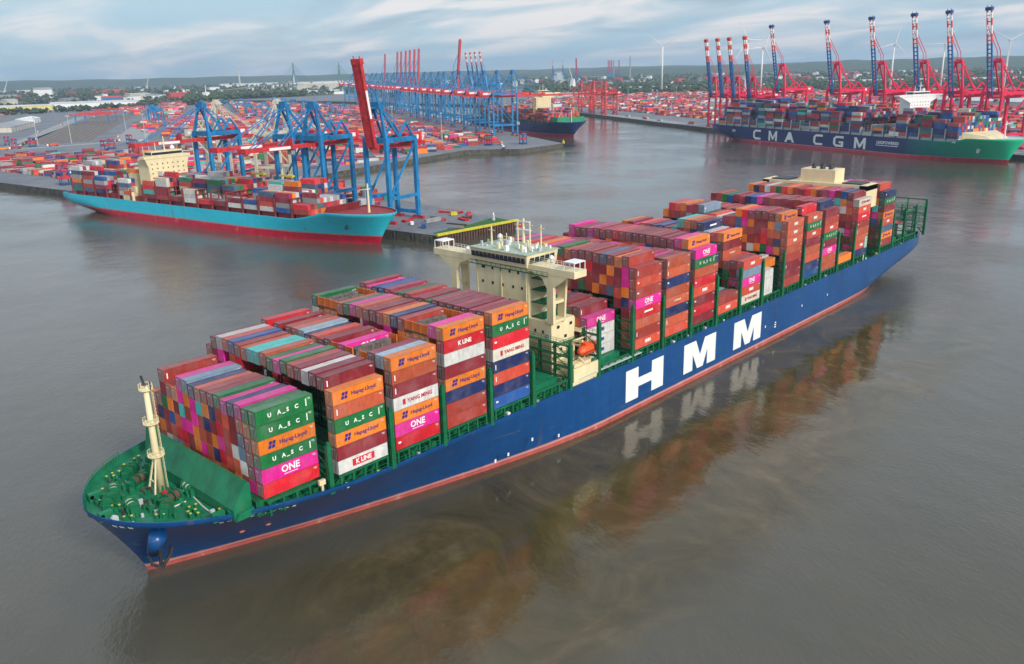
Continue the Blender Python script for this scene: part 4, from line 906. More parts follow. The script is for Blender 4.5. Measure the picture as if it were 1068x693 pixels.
# ------------------------------------------------------------------ ship-to-shore cranes
def kind_panel(k): return k in ('n_up', 'n_dn')
def crane_parts(k, hb, ha, gauge, span, LB, back, raised, legm, boomm, tipm=None, legw=2.2, boom2=None, lean=0):
    """local +x points over the water; returns an Empty with every part under it"""
    root = bpy.data.objects.new('quay_crane', None); COL.objects.link(root); y1 = span/2
    def P(nm, bb, mt, par=root): return bb.build(nm, mt, par)
    for x in (0, -gauge):
        for y in (-y1, y1):
            b = MB(); b.bar((x, y, 2.2), (x, y, hb+2), legw, legw*1.1); P('leg', b, legm)
            b = MB(); b.box(x-1.0, y-4.2, 0, x+1.0, y+4.2, 1.9); P('bogie', b, CR_RED if legm != CR_BEIGE else legm)
        b = MB(); b.box(x-legw*.45, -y1, 3.0, x+legw*.45, y1, 3.0+legw); P('sill_beam', b, legm)
        b = MB(); b.box(x-legw*.5, -y1-1, hb+1, x+legw*.5, y1+1, hb+1+legw*1.4); P('cross_beam', b, legm)
    for y in (-y1, y1):
        b = MB(); b.box(-gauge, y-legw*.4, 14, 0, y+legw*.4, 14+legw*.9); P('portal_beam', b, legm)
        b = MB(); b.box(-gauge, y-legw*.42, hb+1.1, 0, y+legw*.42, hb+1+legw*1.3); P('top_beam', b, legm)
        b = MB(); b.bar((-gauge, y, hb), (-1, y, 16.5), legw*.45); P('brace', b, legm)
        b = MB(); b.bar((0, y, hb+2), (-2.5, y*.35, ha), legw*.8, w2=legw*.6); b.bar((-2.5, y*.35, ha), (-gauge*.55, y*.8, hb+3), legw*.55); P('frame_leg', b, legm)
        b = MB(); b.bar((-3, y*.35, ha-.5), (-gauge-back*.2, y*.55, hb+3), legw*.22); b.bar((-gauge*.55, y*.7, hb+3), (-gauge*.85, y*.6, hb+12), legw*.5); b.bar((-gauge*.85, y*.6, hb+12), (-gauge*1.12, y*.6, hb+3), legw*.45); P('back_stay', b, legm)
    b = MB(); b.box(-4.5, -y1*.35-1, ha-1, -.5, y1*.35+1, ha+1.5); b.box(-3.6, -y1*.35, ha+1.5, -1.4, y1*.35, ha+3); P('apex_platform', b, legm)
    b = MB()
    for y in (-2.6, 2.6): b.box(-gauge-back, y-.7, hb-2.6, 2.5, y+.7, hb-.4)
    for i in range(int((gauge+back)/6)): b.box(-gauge-back+i*6, -2.6, hb-1.8, -gauge-back+i*6+.6, 2.6, hb-.6)
    P('girder', b, boomm)
    b = MB(); b.box(-gauge-back*.75, -4.2, hb-.3, -gauge+3, 4.2, hb+5.2); mh = P('machinery_house', b, boomm)
    b = MB(); b.box(-gauge-back*.55, -4.3, hb+1.4, -gauge-1, -4.2, hb+3.8); b.box(-gauge-back*.55, 4.2, hb+1.4, -gauge-1, 4.3, hb+3.8); P('name_panel', b, WHITE, mh)
    # boom
    a = R(raised); bo = link('boom', None, root, (2.8, 0, hb-1.5)); bo.rotation_euler = (0, -a, 0)
    segs = [(0, LB, boomm)] if not tipm else [(0, LB*.62, boom2 or boomm), (LB*.62, LB*.72, tipm[0]), (LB*.72, LB*.81, tipm[1]), (LB*.81, LB*.89, tipm[0]), (LB*.89, LB*.95, tipm[1]), (LB*.95, LB, tipm[0])]
    for x0, x1, mt in segs:
        b = MB()
        bw = .5 if k == 'b_up' else 1.15 if k in ('s_up', 'f_up') else .75
        for y in (-2.4, 2.4): b.box(x0, y-bw, -bw*1.4, x1, y+bw, bw*1.4)
        n = max(1, int((x1-x0)/4))
        for i in range(n): b.box(x0+(i+.5)*(x1-x0)/n-.4, -2.4, -.8, x0+(i+.5)*(x1-x0)/n+.4, 2.4, .6)
        if not tipm: b.box(x0+1, -3.9, -.9, x1, -3.15, -.7); b.box(x0+.5, -2.3, -1.05, x1, 2.3, -.85)
        P('boom_section', b, mt, bo)
    if kind_panel(k):
        for y in (-3.2, 3.17): b = MB(); b.box(LB*.34, y, -.8, LB*.66, y+.06, .8); P('boom_name_panel', b, WHITE, bo)
    b = MB(); b.box(LB-2.5, -3.6, -1.5, LB+.6, 3.6, 1.5); b.bar((LB-.5, -2.4, 0), (LB+2.2, -2.4, 0), .4); b.bar((LB-.5, 2.4, 0), (LB+2.2, 2.4, 0), .4); P('boom_tip', b, (CR_DBLUE if k == 'b_up' else tipm[0] if tipm else boomm), bo)
    b = MB(); b.box(LB*.30, -3.2, 1.1, LB*.30+.6, 3.2, 5.5 if not tipm else 3); P('hoist_mast', b, boomm, bo)
    if not raised:
        b = MB()
        for y in (-1.8, 1.8): b.bar((-2.5, y, ha), (LB*.45+2.8, y, hb+.2), legw*.24); b.bar((-2.5, y, ha), (LB*.86+2.8, y, hb), legw*.2)
        P('forestay', b, legm)
        b = MB(); b.box(LB*.3, -2.2, hb-6, LB*.3+3, 1.2, hb-3.2); P('operator_cab', b, GREY)
        b = MB(); b.box(LB*.42, -6, hb-19, LB*.42+2.4, 6, hb-18)
        for y in (-2, 2): b.bar((LB*.42+1.2, y, hb-18), (LB*.42+1.2, y, hb-3), .14)
        P('spreader', b, YEL)
    else:
        b = MB(); ca, sa = math.cos(a), math.sin(a)
        for y in (-1.8, 1.8):
            q = Vector((2.8+LB*.45*ca, y, hb-1.5+LB*.45*sa)); e = Vector((2.8+LB*.8*ca, y, hb-1.5+LB*.8*sa)); mid = Vector((-2+6*ca, y, (ha+q.z)/2+8))
            b.bar((-2.5, y, ha), q, legw*.24); b.bar((-2.5, y, ha), mid, legw*.2); b.bar(mid, e, legw*.2)
        P('forestay', b, legm)
        b = MB(); b.box(-8, -2.2, hb-6, -5, 1.2, hb-3.2); P('operator_cab', b, GREY)
    b = MB()
    for k2 in range(6):
        z0 = 4+k2*(hb-6)/6; z1 = z0+(hb-6)/6; b.bar((-gauge-legw*.8, y1+(1.2 if k2 % 2 else -1.2), z0), (-gauge-legw*.8, y1+(-1.2 if k2 % 2 else 1.2), z1), .5, .16)
    b.box(-2, -y1-3.2, 15, 2.2, -y1-1.2, 19); P('cable_reel', b, GREY)
    return root
CR = {}
def crane(kind, x, y, ang, label, group=None, **kw):
    if kind not in CR: o = crane_parts(kind, **kw); CR[kind] = o
    else: o = copy_tree(CR[kind])
    o.location = (x, y, QZ); o.rotation_euler = (0, 0, R(ang)); tag(o, label, 'quay crane', group); return o
g1 = 'blue quay cranes at the near berth'
base = dict(hb=46.5, ha=68, gauge=25, span=17, LB=50, back=16, legm=CR_BLUE, boomm=CR_RED)
crane('n_up', 235.5, 256, 188, 'blue quay crane with red boom raised beside the turquoise ship\'s bow', g1, raised=81, **base)
crane('n_dn', 228.5, 311, 187, 'blue quay crane with lowered boom, second from the turquoise ship\'s bow', g1, raised=0, **base)
crane('n_dn', 225.5, 338, 187, 'blue quay crane with lowered boom, third from the turquoise ship\'s bow', g1)
crane('n_dn', 215.5, 426, 187, 'blue quay crane with lowered boom nearest the turquoise ship\'s bridge', g1)
bg = dict(hb=40, ha=66, gauge=22, span=17, LB=40, back=14, legm=CR_BEIGE, boomm=CR_BEIGE, raised=0, legw=2.0)
crane('beige', 309, 470, 300, 'pale beige quay crane behind the lowered blue cranes, nearer to the basin', 'beige cranes', **bg)
crane('beige', 283, 520, 300, 'pale beige quay crane behind the lowered blue cranes, farther inland', 'beige cranes')
g2 = 'blue cranes in the far row'
fb = dict(hb=54, ha=84, gauge=34, span=20, LB=66, back=22, legm=CR_BLUE, boomm=CR_RED, legw=1.9)
DA = -28
def fx(x, y): return x-6, y+3
crane('f_dn', *fx(807, 663), DA, 'large blue crane over the dark blue ship, nearest of the far row', g2, raised=0, **fb)
crane('f_dn', *fx(880, 789), DA, 'large blue crane with lowered red boom, second nearest of the far row', g2)
crane('f_dn', *fx(925, 866), DA, 'large blue crane with lowered red boom, third nearest of the far row', g2)
for i, (x, y) in enumerate(((843, 726), (957, 922), (1018, 1026), (1072, 1120), (1342, 1584), (1435, 1745))):
    crane('f_dn', *fx(x, y), DA, 'blue crane with lowered boom in gaps of the far row, %s from the right' % ORD[i+1], g2)
crane('f_up', *fx(983, 965), DA, 'large blue crane with lone raised boom right of the six raised', g2, raised=84, **dict(fb, LB=86))
crane('f_dn', *fx(1040, 1064), DA, 'large blue crane with lowered red boom just beyond the lone raised one', g2)
crane('f_dn', *fx(1106, 1178), DA, 'large blue crane with lowered red boom just before the six raised booms', g2)
PINKY = paint('boom_faded_red', (.52, .06, .10), .45, .1, .3)
for i, (x, y) in enumerate(((1161, 1271), (1183, 1310), (1211, 1358), (1235, 1400), (1267, 1454), (1294, 1500))):
    crane('s_up', *fx(x, y), DA, 'far blue crane in the tight six with raised booms, %s from the right' % ORD[i+1], g2, raised=86, **dict(fb, LB=80, boomm=PINKY))
crane('s_up', *fx(1390, 1665), DA, 'far blue crane with raised boom standing left of the tight six', g2)
for i, (x, y) in enumerate(((1480, 1820), (1544, 1930), (1640, 2095))):
    crane('s_dn', *fx(x, y), DA, 'farthest blue cranes with lowered booms, %s from the right' % ORD[i+1], g2, raised=0, **dict(fb, boomm=PINKY))
crane('s_up', *fx(1700, 2200), DA, 'farthest blue crane with raised boom at the left end of the row', g2)
RW = (paint('tip_red', (.62, .06, .04), .5, .08, .3), paint('tip_white', (.72, .72, .70), .5, .06, .3)); CR_BL2 = paint('boom_blue', (.012, .10, .28), .45, .1, .3)
g3 = 'cranes with red and white boom tips at the far channel'
for i, (x, y) in enumerate(((1589, 1552), (1577, 1522), (1565, 1493), (1554, 1464))):
    crane('w_up', x, y, 157, 'far blue crane with red and white boom tip, %s from the left of four' % ORD[i+1], g3, raised=83, **dict(fb, LB=84, hb=50, ha=76, boomm=CR_BLUE, tipm=RW, boom2=CR_BL2))
g4_ = 'small far red cranes'
for i, (x, y) in enumerate(((1340, 985), (1302, 924), (1268, 870))):
    crane('r_dn', x+6, y, 150, 'far all red quay crane beside the small grey ship, %s from the left' % ORD[i+1], g4_, raised=0, **dict(hb=38, ha=60, gauge=24, span=18, LB=36, back=14, legm=CR_RED, boomm=CR_RED))
g5 = 'four red cranes with blue booms at the navy ship\'s stern'
for i, (x, y) in enumerate(((1053, 513), (1036, 485), (1020, 458), (1000, 424))):
    crane('q_up', x+5, y-3, 154, 'red crane with raised blue boom and red white tip, %s from the left of four' % ORD[i+1], g5, raised=81, **dict(hb=44, ha=68, gauge=30, span=17, LB=80, back=18, legm=CR_PINK, boomm=CR_PINK, tipm=RW, boom2=CR_BL2, legw=2.0))
g6 = 'six tall red cranes behind the navy ship'
for i, (x, y) in enumerate(((987, 378), (947, 289), (920, 227), (896, 174), (879, 135), (860, 94))):
    crane('b_up', x+6, y-3, 154, 'tall red crane with raised boom behind the navy ship, %s from left of six' % ORD[i+1], g6, raised=79, **dict(hb=52, ha=84, gauge=35, span=22, LB=84, back=20, legm=CR_PINK, boomm=CR_PINK, tipm=RW, boom2=CR_BL2, legw=2.4))

# ------------------------------------------------------------------ the pier head and quay furniture
b = MB(); b.poly([(229, 198), (288, 195), (291, 214), (262, 208), (232, 206)], QZ+.004, QZ+.02); struct(b.build('grass_strip', ground_mat('pier_grass', [(.35, (.02, .09, .02)), (.65, (.05, .16, .03))], .3)))
b = MB()
for k in range(30): b.box(227.3+k*2.05, 196.2-k*.1, -1, 228.6+k*2.05, 197.0-k*.1, 4.6)
b.build('sheet_piling', RUST) ; o = bpy.data.objects['sheet_piling']; tag(o, 'rusty brown sheet piling facing the end of the near pier', 'sheet piling')
b = MB(); b.bar((227, 196.4, 5.5), (290, 193.4, 5.5), 1.7, 1.2); o = b.build('edge_beam', YEL); tag(o, 'bright yellow beam along the end edge of the near pier', 'edge beam')
b = MB()
for k in range(34): b.box(224.6-.114*k*14, 199+k*14, 1.2, 225.6-.114*k*14, 200.4+k*14, 4.7)
o = b.build('quay_fenders', DARK); tag(o, 'dark fenders spaced along the near quay wall', 'quay fenders')
for i, (x, y, l) in enumerate(((249, 247, 9), (286, 231, 14), (272, 222, 8), (287, 249, 16), (262, 232, 7))):
    o = link('spreader_frame', None, None, (x, y, QZ), R(15+i*33)); b = MB(); b.box(-l/2, -1.2, .3, l/2, 1.2, 1.1); b.build('main_beam', REDP, o); b = MB(); b.box(-l/2, -1.5, 0, -l/2+.5, 1.5, 1.6); b.box(l/2-.5, -1.5, 0, l/2, 1.5, 1.6); b.bar((-l/2, 0, 1), (0, 0, 2.6), .2); b.bar((l/2, 0, 1), (0, 0, 2.6), .2); b.build('end_beam', REDP, o)
    tag(o, ['red lifting frame beside the raised crane\'s legs', 'long red lifting frame near the back edge of the pier', 'short red lifting frame by the grass strip', 'longest red lifting frame at the pier\'s back corner', 'small red lifting frame mid pier'][i], 'lifting frame', 'red lifting frames on the pier')
o = link('beacon', None, None, (283, 207, QZ)); b = MB(); b.tube((0, 0, 0), (0, 0, 3.4), 1.1, .9, 12); b.build('beacon_drum', LBLUE, o); b = MB(); b.tube((0, 0, 3.4), (0, 0, 4.8), .5, .4, 8); b.build('beacon_lamp', WHITE, o); tag(o, 'pale grey round beacon on the pier corner', 'beacon')
o = link('beacon', None, None, (731, 522, QZ)); b = MB(); b.tube((0, 0, 0), (0, 0, 3), 1.6, 1.4, 12); b.build('beacon_drum', YEL, o); b = MB(); b.tube((0, 0, 3), (0, 0, 4.5), .6, .5, 8); b.build('beacon_lamp', YEL, o); tag(o, 'yellow beacon on the tip of the middle quay', 'beacon')
def edge(y): return 226-.114*(y-197)

# ------------------------------------------------------------------ container yards
def inpoly(p, x, y):
    c = False; j = len(p)-1
    for i in range(len(p)):
        if (p[i][1] > y) != (p[j][1] > y) and x < (p[j][0]-p[i][0])*(y-p[i][1])/(p[j][1]-p[i][1])+p[i][0]: c = not c
        j = i
    return c
def yard(poly, ang, seed, label, w, hmax=3, dens=.8, lane=3, blk=9, road=22.0, gaprow=2):
    r = random.Random(seed); b = MB(); ca, sa = math.cos(R(ang)), math.sin(R(ang)); cx = sum(p[0] for p in poly)/len(poly); cy = sum(p[1] for p in poly)/len(poly)
    ext = max(math.hypot(p[0]-cx, p[1]-cy) for p in poly); u = -ext; cnt = 0
    while u < ext:
        for k in range(blk):
            v = -ext
            run = 0; fam = pick(r, w)
            while v < ext:
                x, y = cx+u*ca-v*sa, cy+u*sa+v*ca
                if inpoly(poly, x, y):
                    if run <= 0: run = r.randint(2, 7); h = r.choice([1]+list(range(1, hmax+1))) if r.random() < dens else 0; fam = pick(r, w)
                    for q in range(h):
                        c = PAL[fam if r.random() < .35 else pick(r, w)]; t = r.uniform(.8, 1.25)
                        o = []
                        for dx, dy in ((-6, -1.2), (6, -1.2), (6, 1.2), (-6, 1.2)): o.append((x+dx*ca-dy*sa, y+dx*sa+dy*ca))
                        z = QZ+.01+q*2.62; vs = [(*p, z) for p in o]+[(*p, z+2.6) for p in o]
                        b.add(vs, [(4, 5, 6, 7), (0, 1, 5, 4), (1, 2, 6, 5), (2, 3, 7, 6), (3, 0, 4, 7)], 0, tuple(min(1, a*t) for a in c))
                    run -= 1; cnt += 1
                v += ROWW+.1 if not gaprow or (int((v+ext)/ROWW) % 9) else 12
            u += 12.9
        u += road
    o = b.build('yard_containers', CM_COL); tag(o, label, 'containers', None, 'stuff'); return o
YW = dict(maroon=22, wine=14, brown=20, red=14, coral=10, orange=10, white=8, grey=9, blue=6, navy=5, slate=4, green=5, teal=3, cyan=2, pink=5, cream=4)
yard([(258, 300), (306, 330), (318, 480), (350, 560), (420, 640), (440, 900), (300, 960), (215, 1080), (160, 1080), (200, 800), (228, 560)], 6, 1, 'low stacks of mixed containers in the yard behind the near quay', YW, 3, .95, road=7, blk=3)
yard([(385, 548), (470, 560), (600, 592), (700, 610), (752, 660), (800, 800), (900, 1010), (1080, 1330), (1010, 1700), (820, 1750), (640, 1500), (520, 1100), (445, 760)], -28, 2, 'broad field of mixed containers in the central terminal yard', YW, 3, .93, road=14, blk=6)
yard([(1080, 1330), (1250, 1560), (1400, 2050), (1400, 2750), (1100, 2700), (900, 2100), (820, 1750), (1010, 1700)], -28, 3, 'distant field of mixed containers below the far bridge', YW, 4, .7, road=26, blk=6)
yard([(690, 590), (735, 640), (720, 700), (640, 610)], -28, 4, 'tight bright stacks near the tip of the middle quay', YW, 3, .95, road=10, blk=2)
yard([(980, 330), (1080, 420), (1220, 620), (1330, 800), (1480, 1050), (1700, 1500), (2500, 1500), (2700, 200), (2100, -200), (1050, 20), (940, 120)], -28, 5, 'long field of mixed containers behind the right hand quay', dict(YW, maroon=30, brown=26), 3, .85, road=22, blk=6)
yard([(-250, 2000), (250, 1500), (450, 2150), (760, 2450), (700, 2760), (-400, 2900)], -28, 6, 'scattered distant containers beyond the rail yard', YW, 3, .62, road=40, blk=4)
# rail yard and pale roads on the wide apron at left
def strip(name, pts, wdt, z, mt):
    b = MB()
    for p, q in zip(pts, pts[1:]):
        d = Vector((q[0]-p[0], q[1]-p[1], 0)).normalized(); n_ = Vector((-d.y, d.x, 0))*wdt/2; p3, q3 = Vector((*p, z)), Vector((*q, z)); b.add([p3-n_, q3-n_, q3+n_, p3+n_], [(0, 1, 2, 3)])
    return struct(b.build(name, mt))
strip('rail_bed', [(385, 1195), (860, 2090)], 95, QZ+.006, ground_mat('ballast', [(.35, (.12, .10, .085)), (.65, (.19, .16, .14))], .1))
for k in range(9):
    b = MB(); o0 = -40+k*10
    for q in (-.75, .75): b.bar((385-(.883)*(o0+q), 1195+.469*(o0+q), QZ+.2), (860-.883*(o0+q), 2090+.469*(o0+q), QZ+.2), .35, .2)
    o = b.build('rail_track', GREY); tag(o, 'straight rail track in the rail yard, %s from the nearest side' % ORD[9-k], 'rail track', 'tracks of the rail yard')
PALE = ground_mat('pale_concrete', [(.35, (.24, .25, .26)), (.65, (.32, .33, .33))], .05)
strip('terminal_road', [(330, 1190), (760, 2060)], 24, QZ+.006, PALE); strip('terminal_road', [(470, 1140), (960, 2060)], 46, QZ+.006, PALE); strip('terminal_road', [(180, 1125), (470, 1125)], 26, QZ+.01, PALE)
strip('terminal_road', [(400, 556), (505, 572), (610, 600), (760, 800)], 12, QZ+.01, PALE)
strip('terminal_road', [(850, 60), (1040, 480), (1220, 770), (1300, 905)], 22, QZ+.01, PALE)
# ------------------------------------------------------------------ yard machines, lights, sheds
def rmg(kind, hb, w, d, legm, topm):
    root = bpy.data.objects.new('yard_gantry', None); COL.objects.link(root)
    for x in (-w/2, w/2):
        for y in (-d/2, d/2): b = MB(); b.bar((x, y, 0), (x, y, hb), 1.3); b.build('leg', legm, root)
        b = MB(); b.box(x-.8, -d/2-1.5, .3, x+.8, d/2+1.5, 1.8); b.build('wheel_beam', legm, root)
    for y in (-d*.3, d*.3): b = MB(); b.box(-w/2-w*.15, y-.8, hb-.2, w/2+w*.15, y+.8, hb+2.2); b.build('girder', topm, root)
    b = MB(); b.box(-3, -d*.35, hb+2.2, 4, d*.35, hb+5); b.build('trolley', topm, root); b = MB(); b.box(4.5, -2, hb-4, 6.8, 1, hb-1); b.build('operator_cab', WHITE, root); return root
def strad():
    root = bpy.data.objects.new('straddle_carrier', None); COL.objects.link(root)
    for y in (-2.4, 2.4):
        b = MB(); b.box(-4.6, y-.45, .9, 4.6, y+.45, 1.9)
        for x in (-3.6, 3.6): b.box(x-.3, y-.3, 1.9, x+.3, y+.3, 11.4)
        b.box(-4.2, y-.4, 11.2, 4.2, y+.4, 12.2); b.build('side_frame', CR_DBLUE, root)
        b = MB()
        for x in (-3.9, -1.4, 1.2, 3.8): b.tube((x, y-.3, .75), (x, y+.3, .75), .75, .75, 10)
        b.build('wheels', DARK, root)
    b = MB(); b.box(-2.5, -2.6, 12.2, 2.5, 2.6, 13.2); b.build('top_deck', CR_RED, root); b = MB(); b.box(3.9, -1.2, 9.6, 5.6, 1.0, 11.6); b.build('operator_cab', WHITE, root)
    b = MB(); b.box(-6, -1.2, 5.2, 6, 1.2, 7.7); b.build('spreader', CR_RED, root); return root
KI = {}
def put(kind, fn, x, y, ang, label, cat, group, z=QZ, args=()):
    if kind not in KI: KI[kind] = fn(*args); o = KI[kind]
    else: o = copy_tree(KI[kind])
    o.location = (x, y, z); o.rotation_euler = (0, 0, R(ang)); tag(o, label, cat, group); return o
rr = random.Random(5)
put('rg', rmg, 640, 1690, -28, 'red topped gantry straddling the nearer rail tracks', 'yard gantry', 'rail gantries', args=('rg', 18, 60, 18, CR_BLUE, CR_RED))
put('rg', rmg, 790, 1960, -28, 'red topped gantry straddling the farther rail tracks', 'yard gantry', 'rail gantries')
put('rg', rmg, 690, 1770, -28, 'red topped gantry close behind the nearer one over the rail tracks', 'yard gantry', 'rail gantries')
put('bg', rmg, 666, 1455, 20, 'tall blue gantry at the edge of the wide grey apron, nearest of three', 'yard gantry', 'blue gantries by the apron', args=('bg', 28, 22, 14, CR_BLUE, CR_BLUE))
put('bg', rmg, 712, 1560, 20, 'tall blue gantry at the edge of the wide grey apron, middle of three', 'yard gantry', 'blue gantries by the apron')
put('bg', rmg, 765, 1685, 20, 'tall blue gantry at the edge of the wide grey apron, farthest of three', 'yard gantry', 'blue gantries by the apron')
for i in range(26):
    t = (i//2)/12; s = i % 2; x, y = 950+t*420-s*110-20*(i % 3), 1150+t*900+s*90+30*(i % 5)
    put('yb', rmg, x, y, 62, 'blue yard gantry over the stacks behind the far blue cranes', 'yard gantry', 'blue gantries of the central yard', args=('yb', 20, 30, 14, CR_BLUE, CR_BLUE))
sp_list = [(331, 1214), (320, 1150), (343, 1150), (373, 986), (401, 963), (388, 1000), (438, 1060), (196, 640), (214, 700), (228, 660), (540, 620), (665, 585), (700, 560), (300, 560)]
for i, (x, y) in enumerate(sp_list):
    put('st', strad, x, y, rr.choice([0, 90, 60, 100]), 'blue and red straddle carrier %s' % ['on the wide apron nearest the left edge', 'on the apron behind the left yard', 'on the apron beside two others', 'between the yard rows near the apron', 'right of the yard row gap', 'at the yard row gap', 'on the apron near the tracks', 'by the left end of the near quay', 'behind the left quay containers', 'close to the left quay edge', 'on the middle quay road', 'near the tip stacks of the middle quay', 'on the middle quay apron', 'behind the beige cranes'][i], 'straddle carrier', 'straddle carriers about the yards')
def truck():
    root = bpy.data.objects.new('terminal_truck', None); COL.objects.link(root)
    b = MB(); b.box(0, -1.2, 1.1, 12.2, 1.2, 1.5); b.box(-2.6, -1.0, .8, 1.5, 1.0, 1.25); b.build('chassis', DARK, root)
    b = MB(); b.box(-3.6, -1.2, .7, -1.6, 1.2, 3.4); c_ = b.build('cab', WHITE, root); b = MB(); b.box(-3.66, -1.05, 2.1, -3.5, 1.05, 3.1); b.build('windscreen', GLASS, c_)
    b = MB()
    for x in (-2.8, .6, 9.2, 10.6):
        for y in (-1.1, 1.1): b.tube((x, y-.18, .5), (x, y+.18, .5), .5, .5, 10)
    b.build('wheels', DARK, root); return root
rt = random.Random(9); nT = 0
for sx, sy, ex, ey, off in ((250, 215, 190, 700, 10), (330, 1185, 640, 1830, 12), (470, 1150, 930, 2010, 18), (200, 1120, 460, 1128, 8), (840, 60, 1010, 430, 5), (1060, 500, 1270, 860, 8), (420, 556, 760, 790, 5), (640, 540, 830, 740, 6)):
    for i in range(5):
        q = rt.random(); x = sx+(ex-sx)*q+rt.uniform(-off, off); y = sy+(ey-sy)*q+rt.uniform(-off, off); a_ = math.degrees(math.atan2(ey-sy, ex-sx))+rt.choice((0, 180)); nT += 1
        o = put('tr', truck, x, y, a_, 'small terminal truck with trailer on the quay roads', 'truck', 'terminal trucks')
        if rt.random() < .7:
            c = MB(); c.box(0, -1.22, 0, 12.19, 1.22, 2.6, 0, PAL[pick(rt, YW)]); k_ = c.build('shipping_container', CM_COL); k_.location = (x, y, QZ+1.52); k_.rotation_euler = (0, 0, R(a_)); tag(k_, 'single container riding on a small terminal truck', 'shipping container', 'containers on terminal trucks')
for i, (x, y, l, w_, h) in enumerate(((256, 232, 12, 2.4, 2.6), (240, 222, 6, 2.4, 2.6), (266, 240, 7, 3, 1.2), (250, 205, 9, 2.2, 1), (277, 224, 5, 4, 1.6), (243, 236, 5, 2, 1.8), (259, 214, 14, 1.2, .7), (281, 240, 4, 3, 2.2))):
    o = link('deck_pallet', None, None, (x, y, QZ), R(i*47)); b = MB(); b.box(-l/2, -w_/2, .25, l/2, w_/2, h); b.build('load', (GREY, CR_DBLUE, RUST, CONC, DARK, WHITE, RUST, YEL)[i], o); b = MB(); b.box(-l/2, -w_/2-.15, 0, l/2, w_/2+.15, .24); b.build('pallet', DARK, o)
    tag(o, '%s stores lying on the near pier, %s' % (('grey', 'blue', 'long rusty', 'flat concrete', 'dark', 'white', 'thin rusty', 'yellow')[i], ('by the red frames', 'near the bow of the turquoise ship', 'mid pier', 'by the grass edge', 'beside the short frame', 'under the raised crane', 'along the grass strip', 'at the back edge')[i]), 'stores')
def mastf(h=38):
    root = bpy.data.objects.new('light_mast', None); COL.objects.link(root); b = MB(); b.tube((0, 0, 0), (0, 0, h), .55, .3, 8); b.build('pole', LBLUE, root); b = MB(); b.box(-2.4, -.5, h-.3, 2.4, .5, h+.9); b.build('lamp_head', LBLUE, root); return root
for x, y, lab in ((232, 560, 'beside the turquoise ship\'s stern'), (268, 628, 'among the left quay stacks'), (356, 1168, 'at the near end of the rail tracks, leftmost'), (397, 1157, 'at the near end of the rail tracks, rightmost'), (470, 1080, 'on the pale road right of the tracks'), (640, 640, 'on the middle quay road'), (760, 880, 'beside the central yard'),
    (1552, 1011, 'right of the lone wind turbine'), (1751, 1011, 'far right of the lone wind turbine'), (1340, 760, 'behind the right quay front'), (1500, 900, 'left of the lone wind turbine'), (1200, 520, 'behind the navy ship\'s stern'), (1180, 330, 'between the first tall red cranes'), (1120, 180, 'between the middle tall red cranes'), (520, 830, 'mid central yard'), (560, 1350, 'at the apron\'s right edge')):
    put('lm', mastf, x, y, rr.uniform(0, 180), 'slim grey light mast ' + lab, 'light mast', 'light masts')
def shed(x, y, l, w, h, ang, wm, rm, label, cat='warehouse', z=QZ, arch=False):
    o = link('warehouse' if cat == 'warehouse' else 'building', None, None, (x, y, z), R(ang)); b = MB(); b.box(-l/2, -w/2, 0, l/2, w/2, h); b.build('wall', wm, o)
    b = MB(); p = 1.5+w*.06
    b.add([(-l/2-1, -w/2-1, h+.02), (l/2+1, -w/2-1, h+.02), (l/2+1, 0, h+p), (-l/2-1, 0, h+p), (l/2+1, w/2+1, h+.02), (-l/2-1, w/2+1, h+.02)], [(0, 1, 2, 3), (3, 2, 4, 5), (0, 3, 5), (1, 4, 2), (0, 5, 4, 1)]); b.build('roof', rm, o)
    b = MB()
    for k in range(int(l/24)): b.box(-l/2+8+k*24, -w/2-.12, 0, -l/2+14+k*24, -w/2+.1, min(5, h*.6)); b.box(-l/2+8+k*24, w/2-.1, 0, -l/2+14+k*24, w/2+.12, min(5, h*.6))
    if b.v: b.build('loading_doors', GREY, o)
    tag(o, label, cat); return o
WR = paint('pale_roof', (.55, .57, .58), .6, .08, .02); YR = paint('yellow_wall', (.70, .60, .18), .6, .08, .05); GR = paint('grey_roof', (.30, .33, .35), .7, .1, .02); RD = paint('red_wall', (.55, .05, .05), .6, .1, .05); BW = paint('blue_wall', (.03, .16, .40), .6, .1, .05)
shed(470, 1660, 190, 60, 9, 60, BEIGE, GR, 'long low beige shed left of the rail yard')
shed(300, 1440, 120, 40, 8, 60, BEIGE, GR, 'low grey roofed shed at the left edge of the apron')
shed(590, 1900, 60, 36, 10, 60, WHITE, WHITE, 'white round looking tent hall beside the rail tracks')
shed(1098, 2803, 260, 60, 15, -25, WHITE, WR, 'long white warehouse with pale roof beyond the yard')
shed(800, 2780, 300, 45, 14, -25, YR, WR, 'very long warehouse with a yellow wall band at far left')
shed(1300, 3150, 70, 60, 22, -25, BW, RD, 'blue building under a bright red roof beyond the rail gantries', 'building')
shed(1790, 3420, 330, 50, 12, -30, YR, WR, 'long yellow walled warehouse left of the white ship')
shed(1640, 3560, 200, 60, 14, -30, WHITE, GR, 'white warehouse behind the yellow walled one')
shed(2240, 3250, 240, 70, 12, -30, LBLUE, WR, 'pale grey warehouse right of the white ship')
shed(2860, 4050, 330, 60, 34, -35, BEIGE, WR, 'tall pale warehouse block left of the bridge pylon', 'building')
shed(3200, 4200, 120, 70, 40, -35, BEIGE, GR, 'tall pale silo block between the bridge pylons', 'building')
shed(2560, 3000, 180, 60, 12, -30, WHITE, WR, 'long white shed below the bridge')
shed(3900, 5600, 420, 90, 30, -35, WHITE, WR, 'far white factory behind the first bridge pylon', 'building')
shed(3500, 5900, 420, 90, 26, -35, WHITE, WR, 'far white factory left of the bridge pylon', 'building')
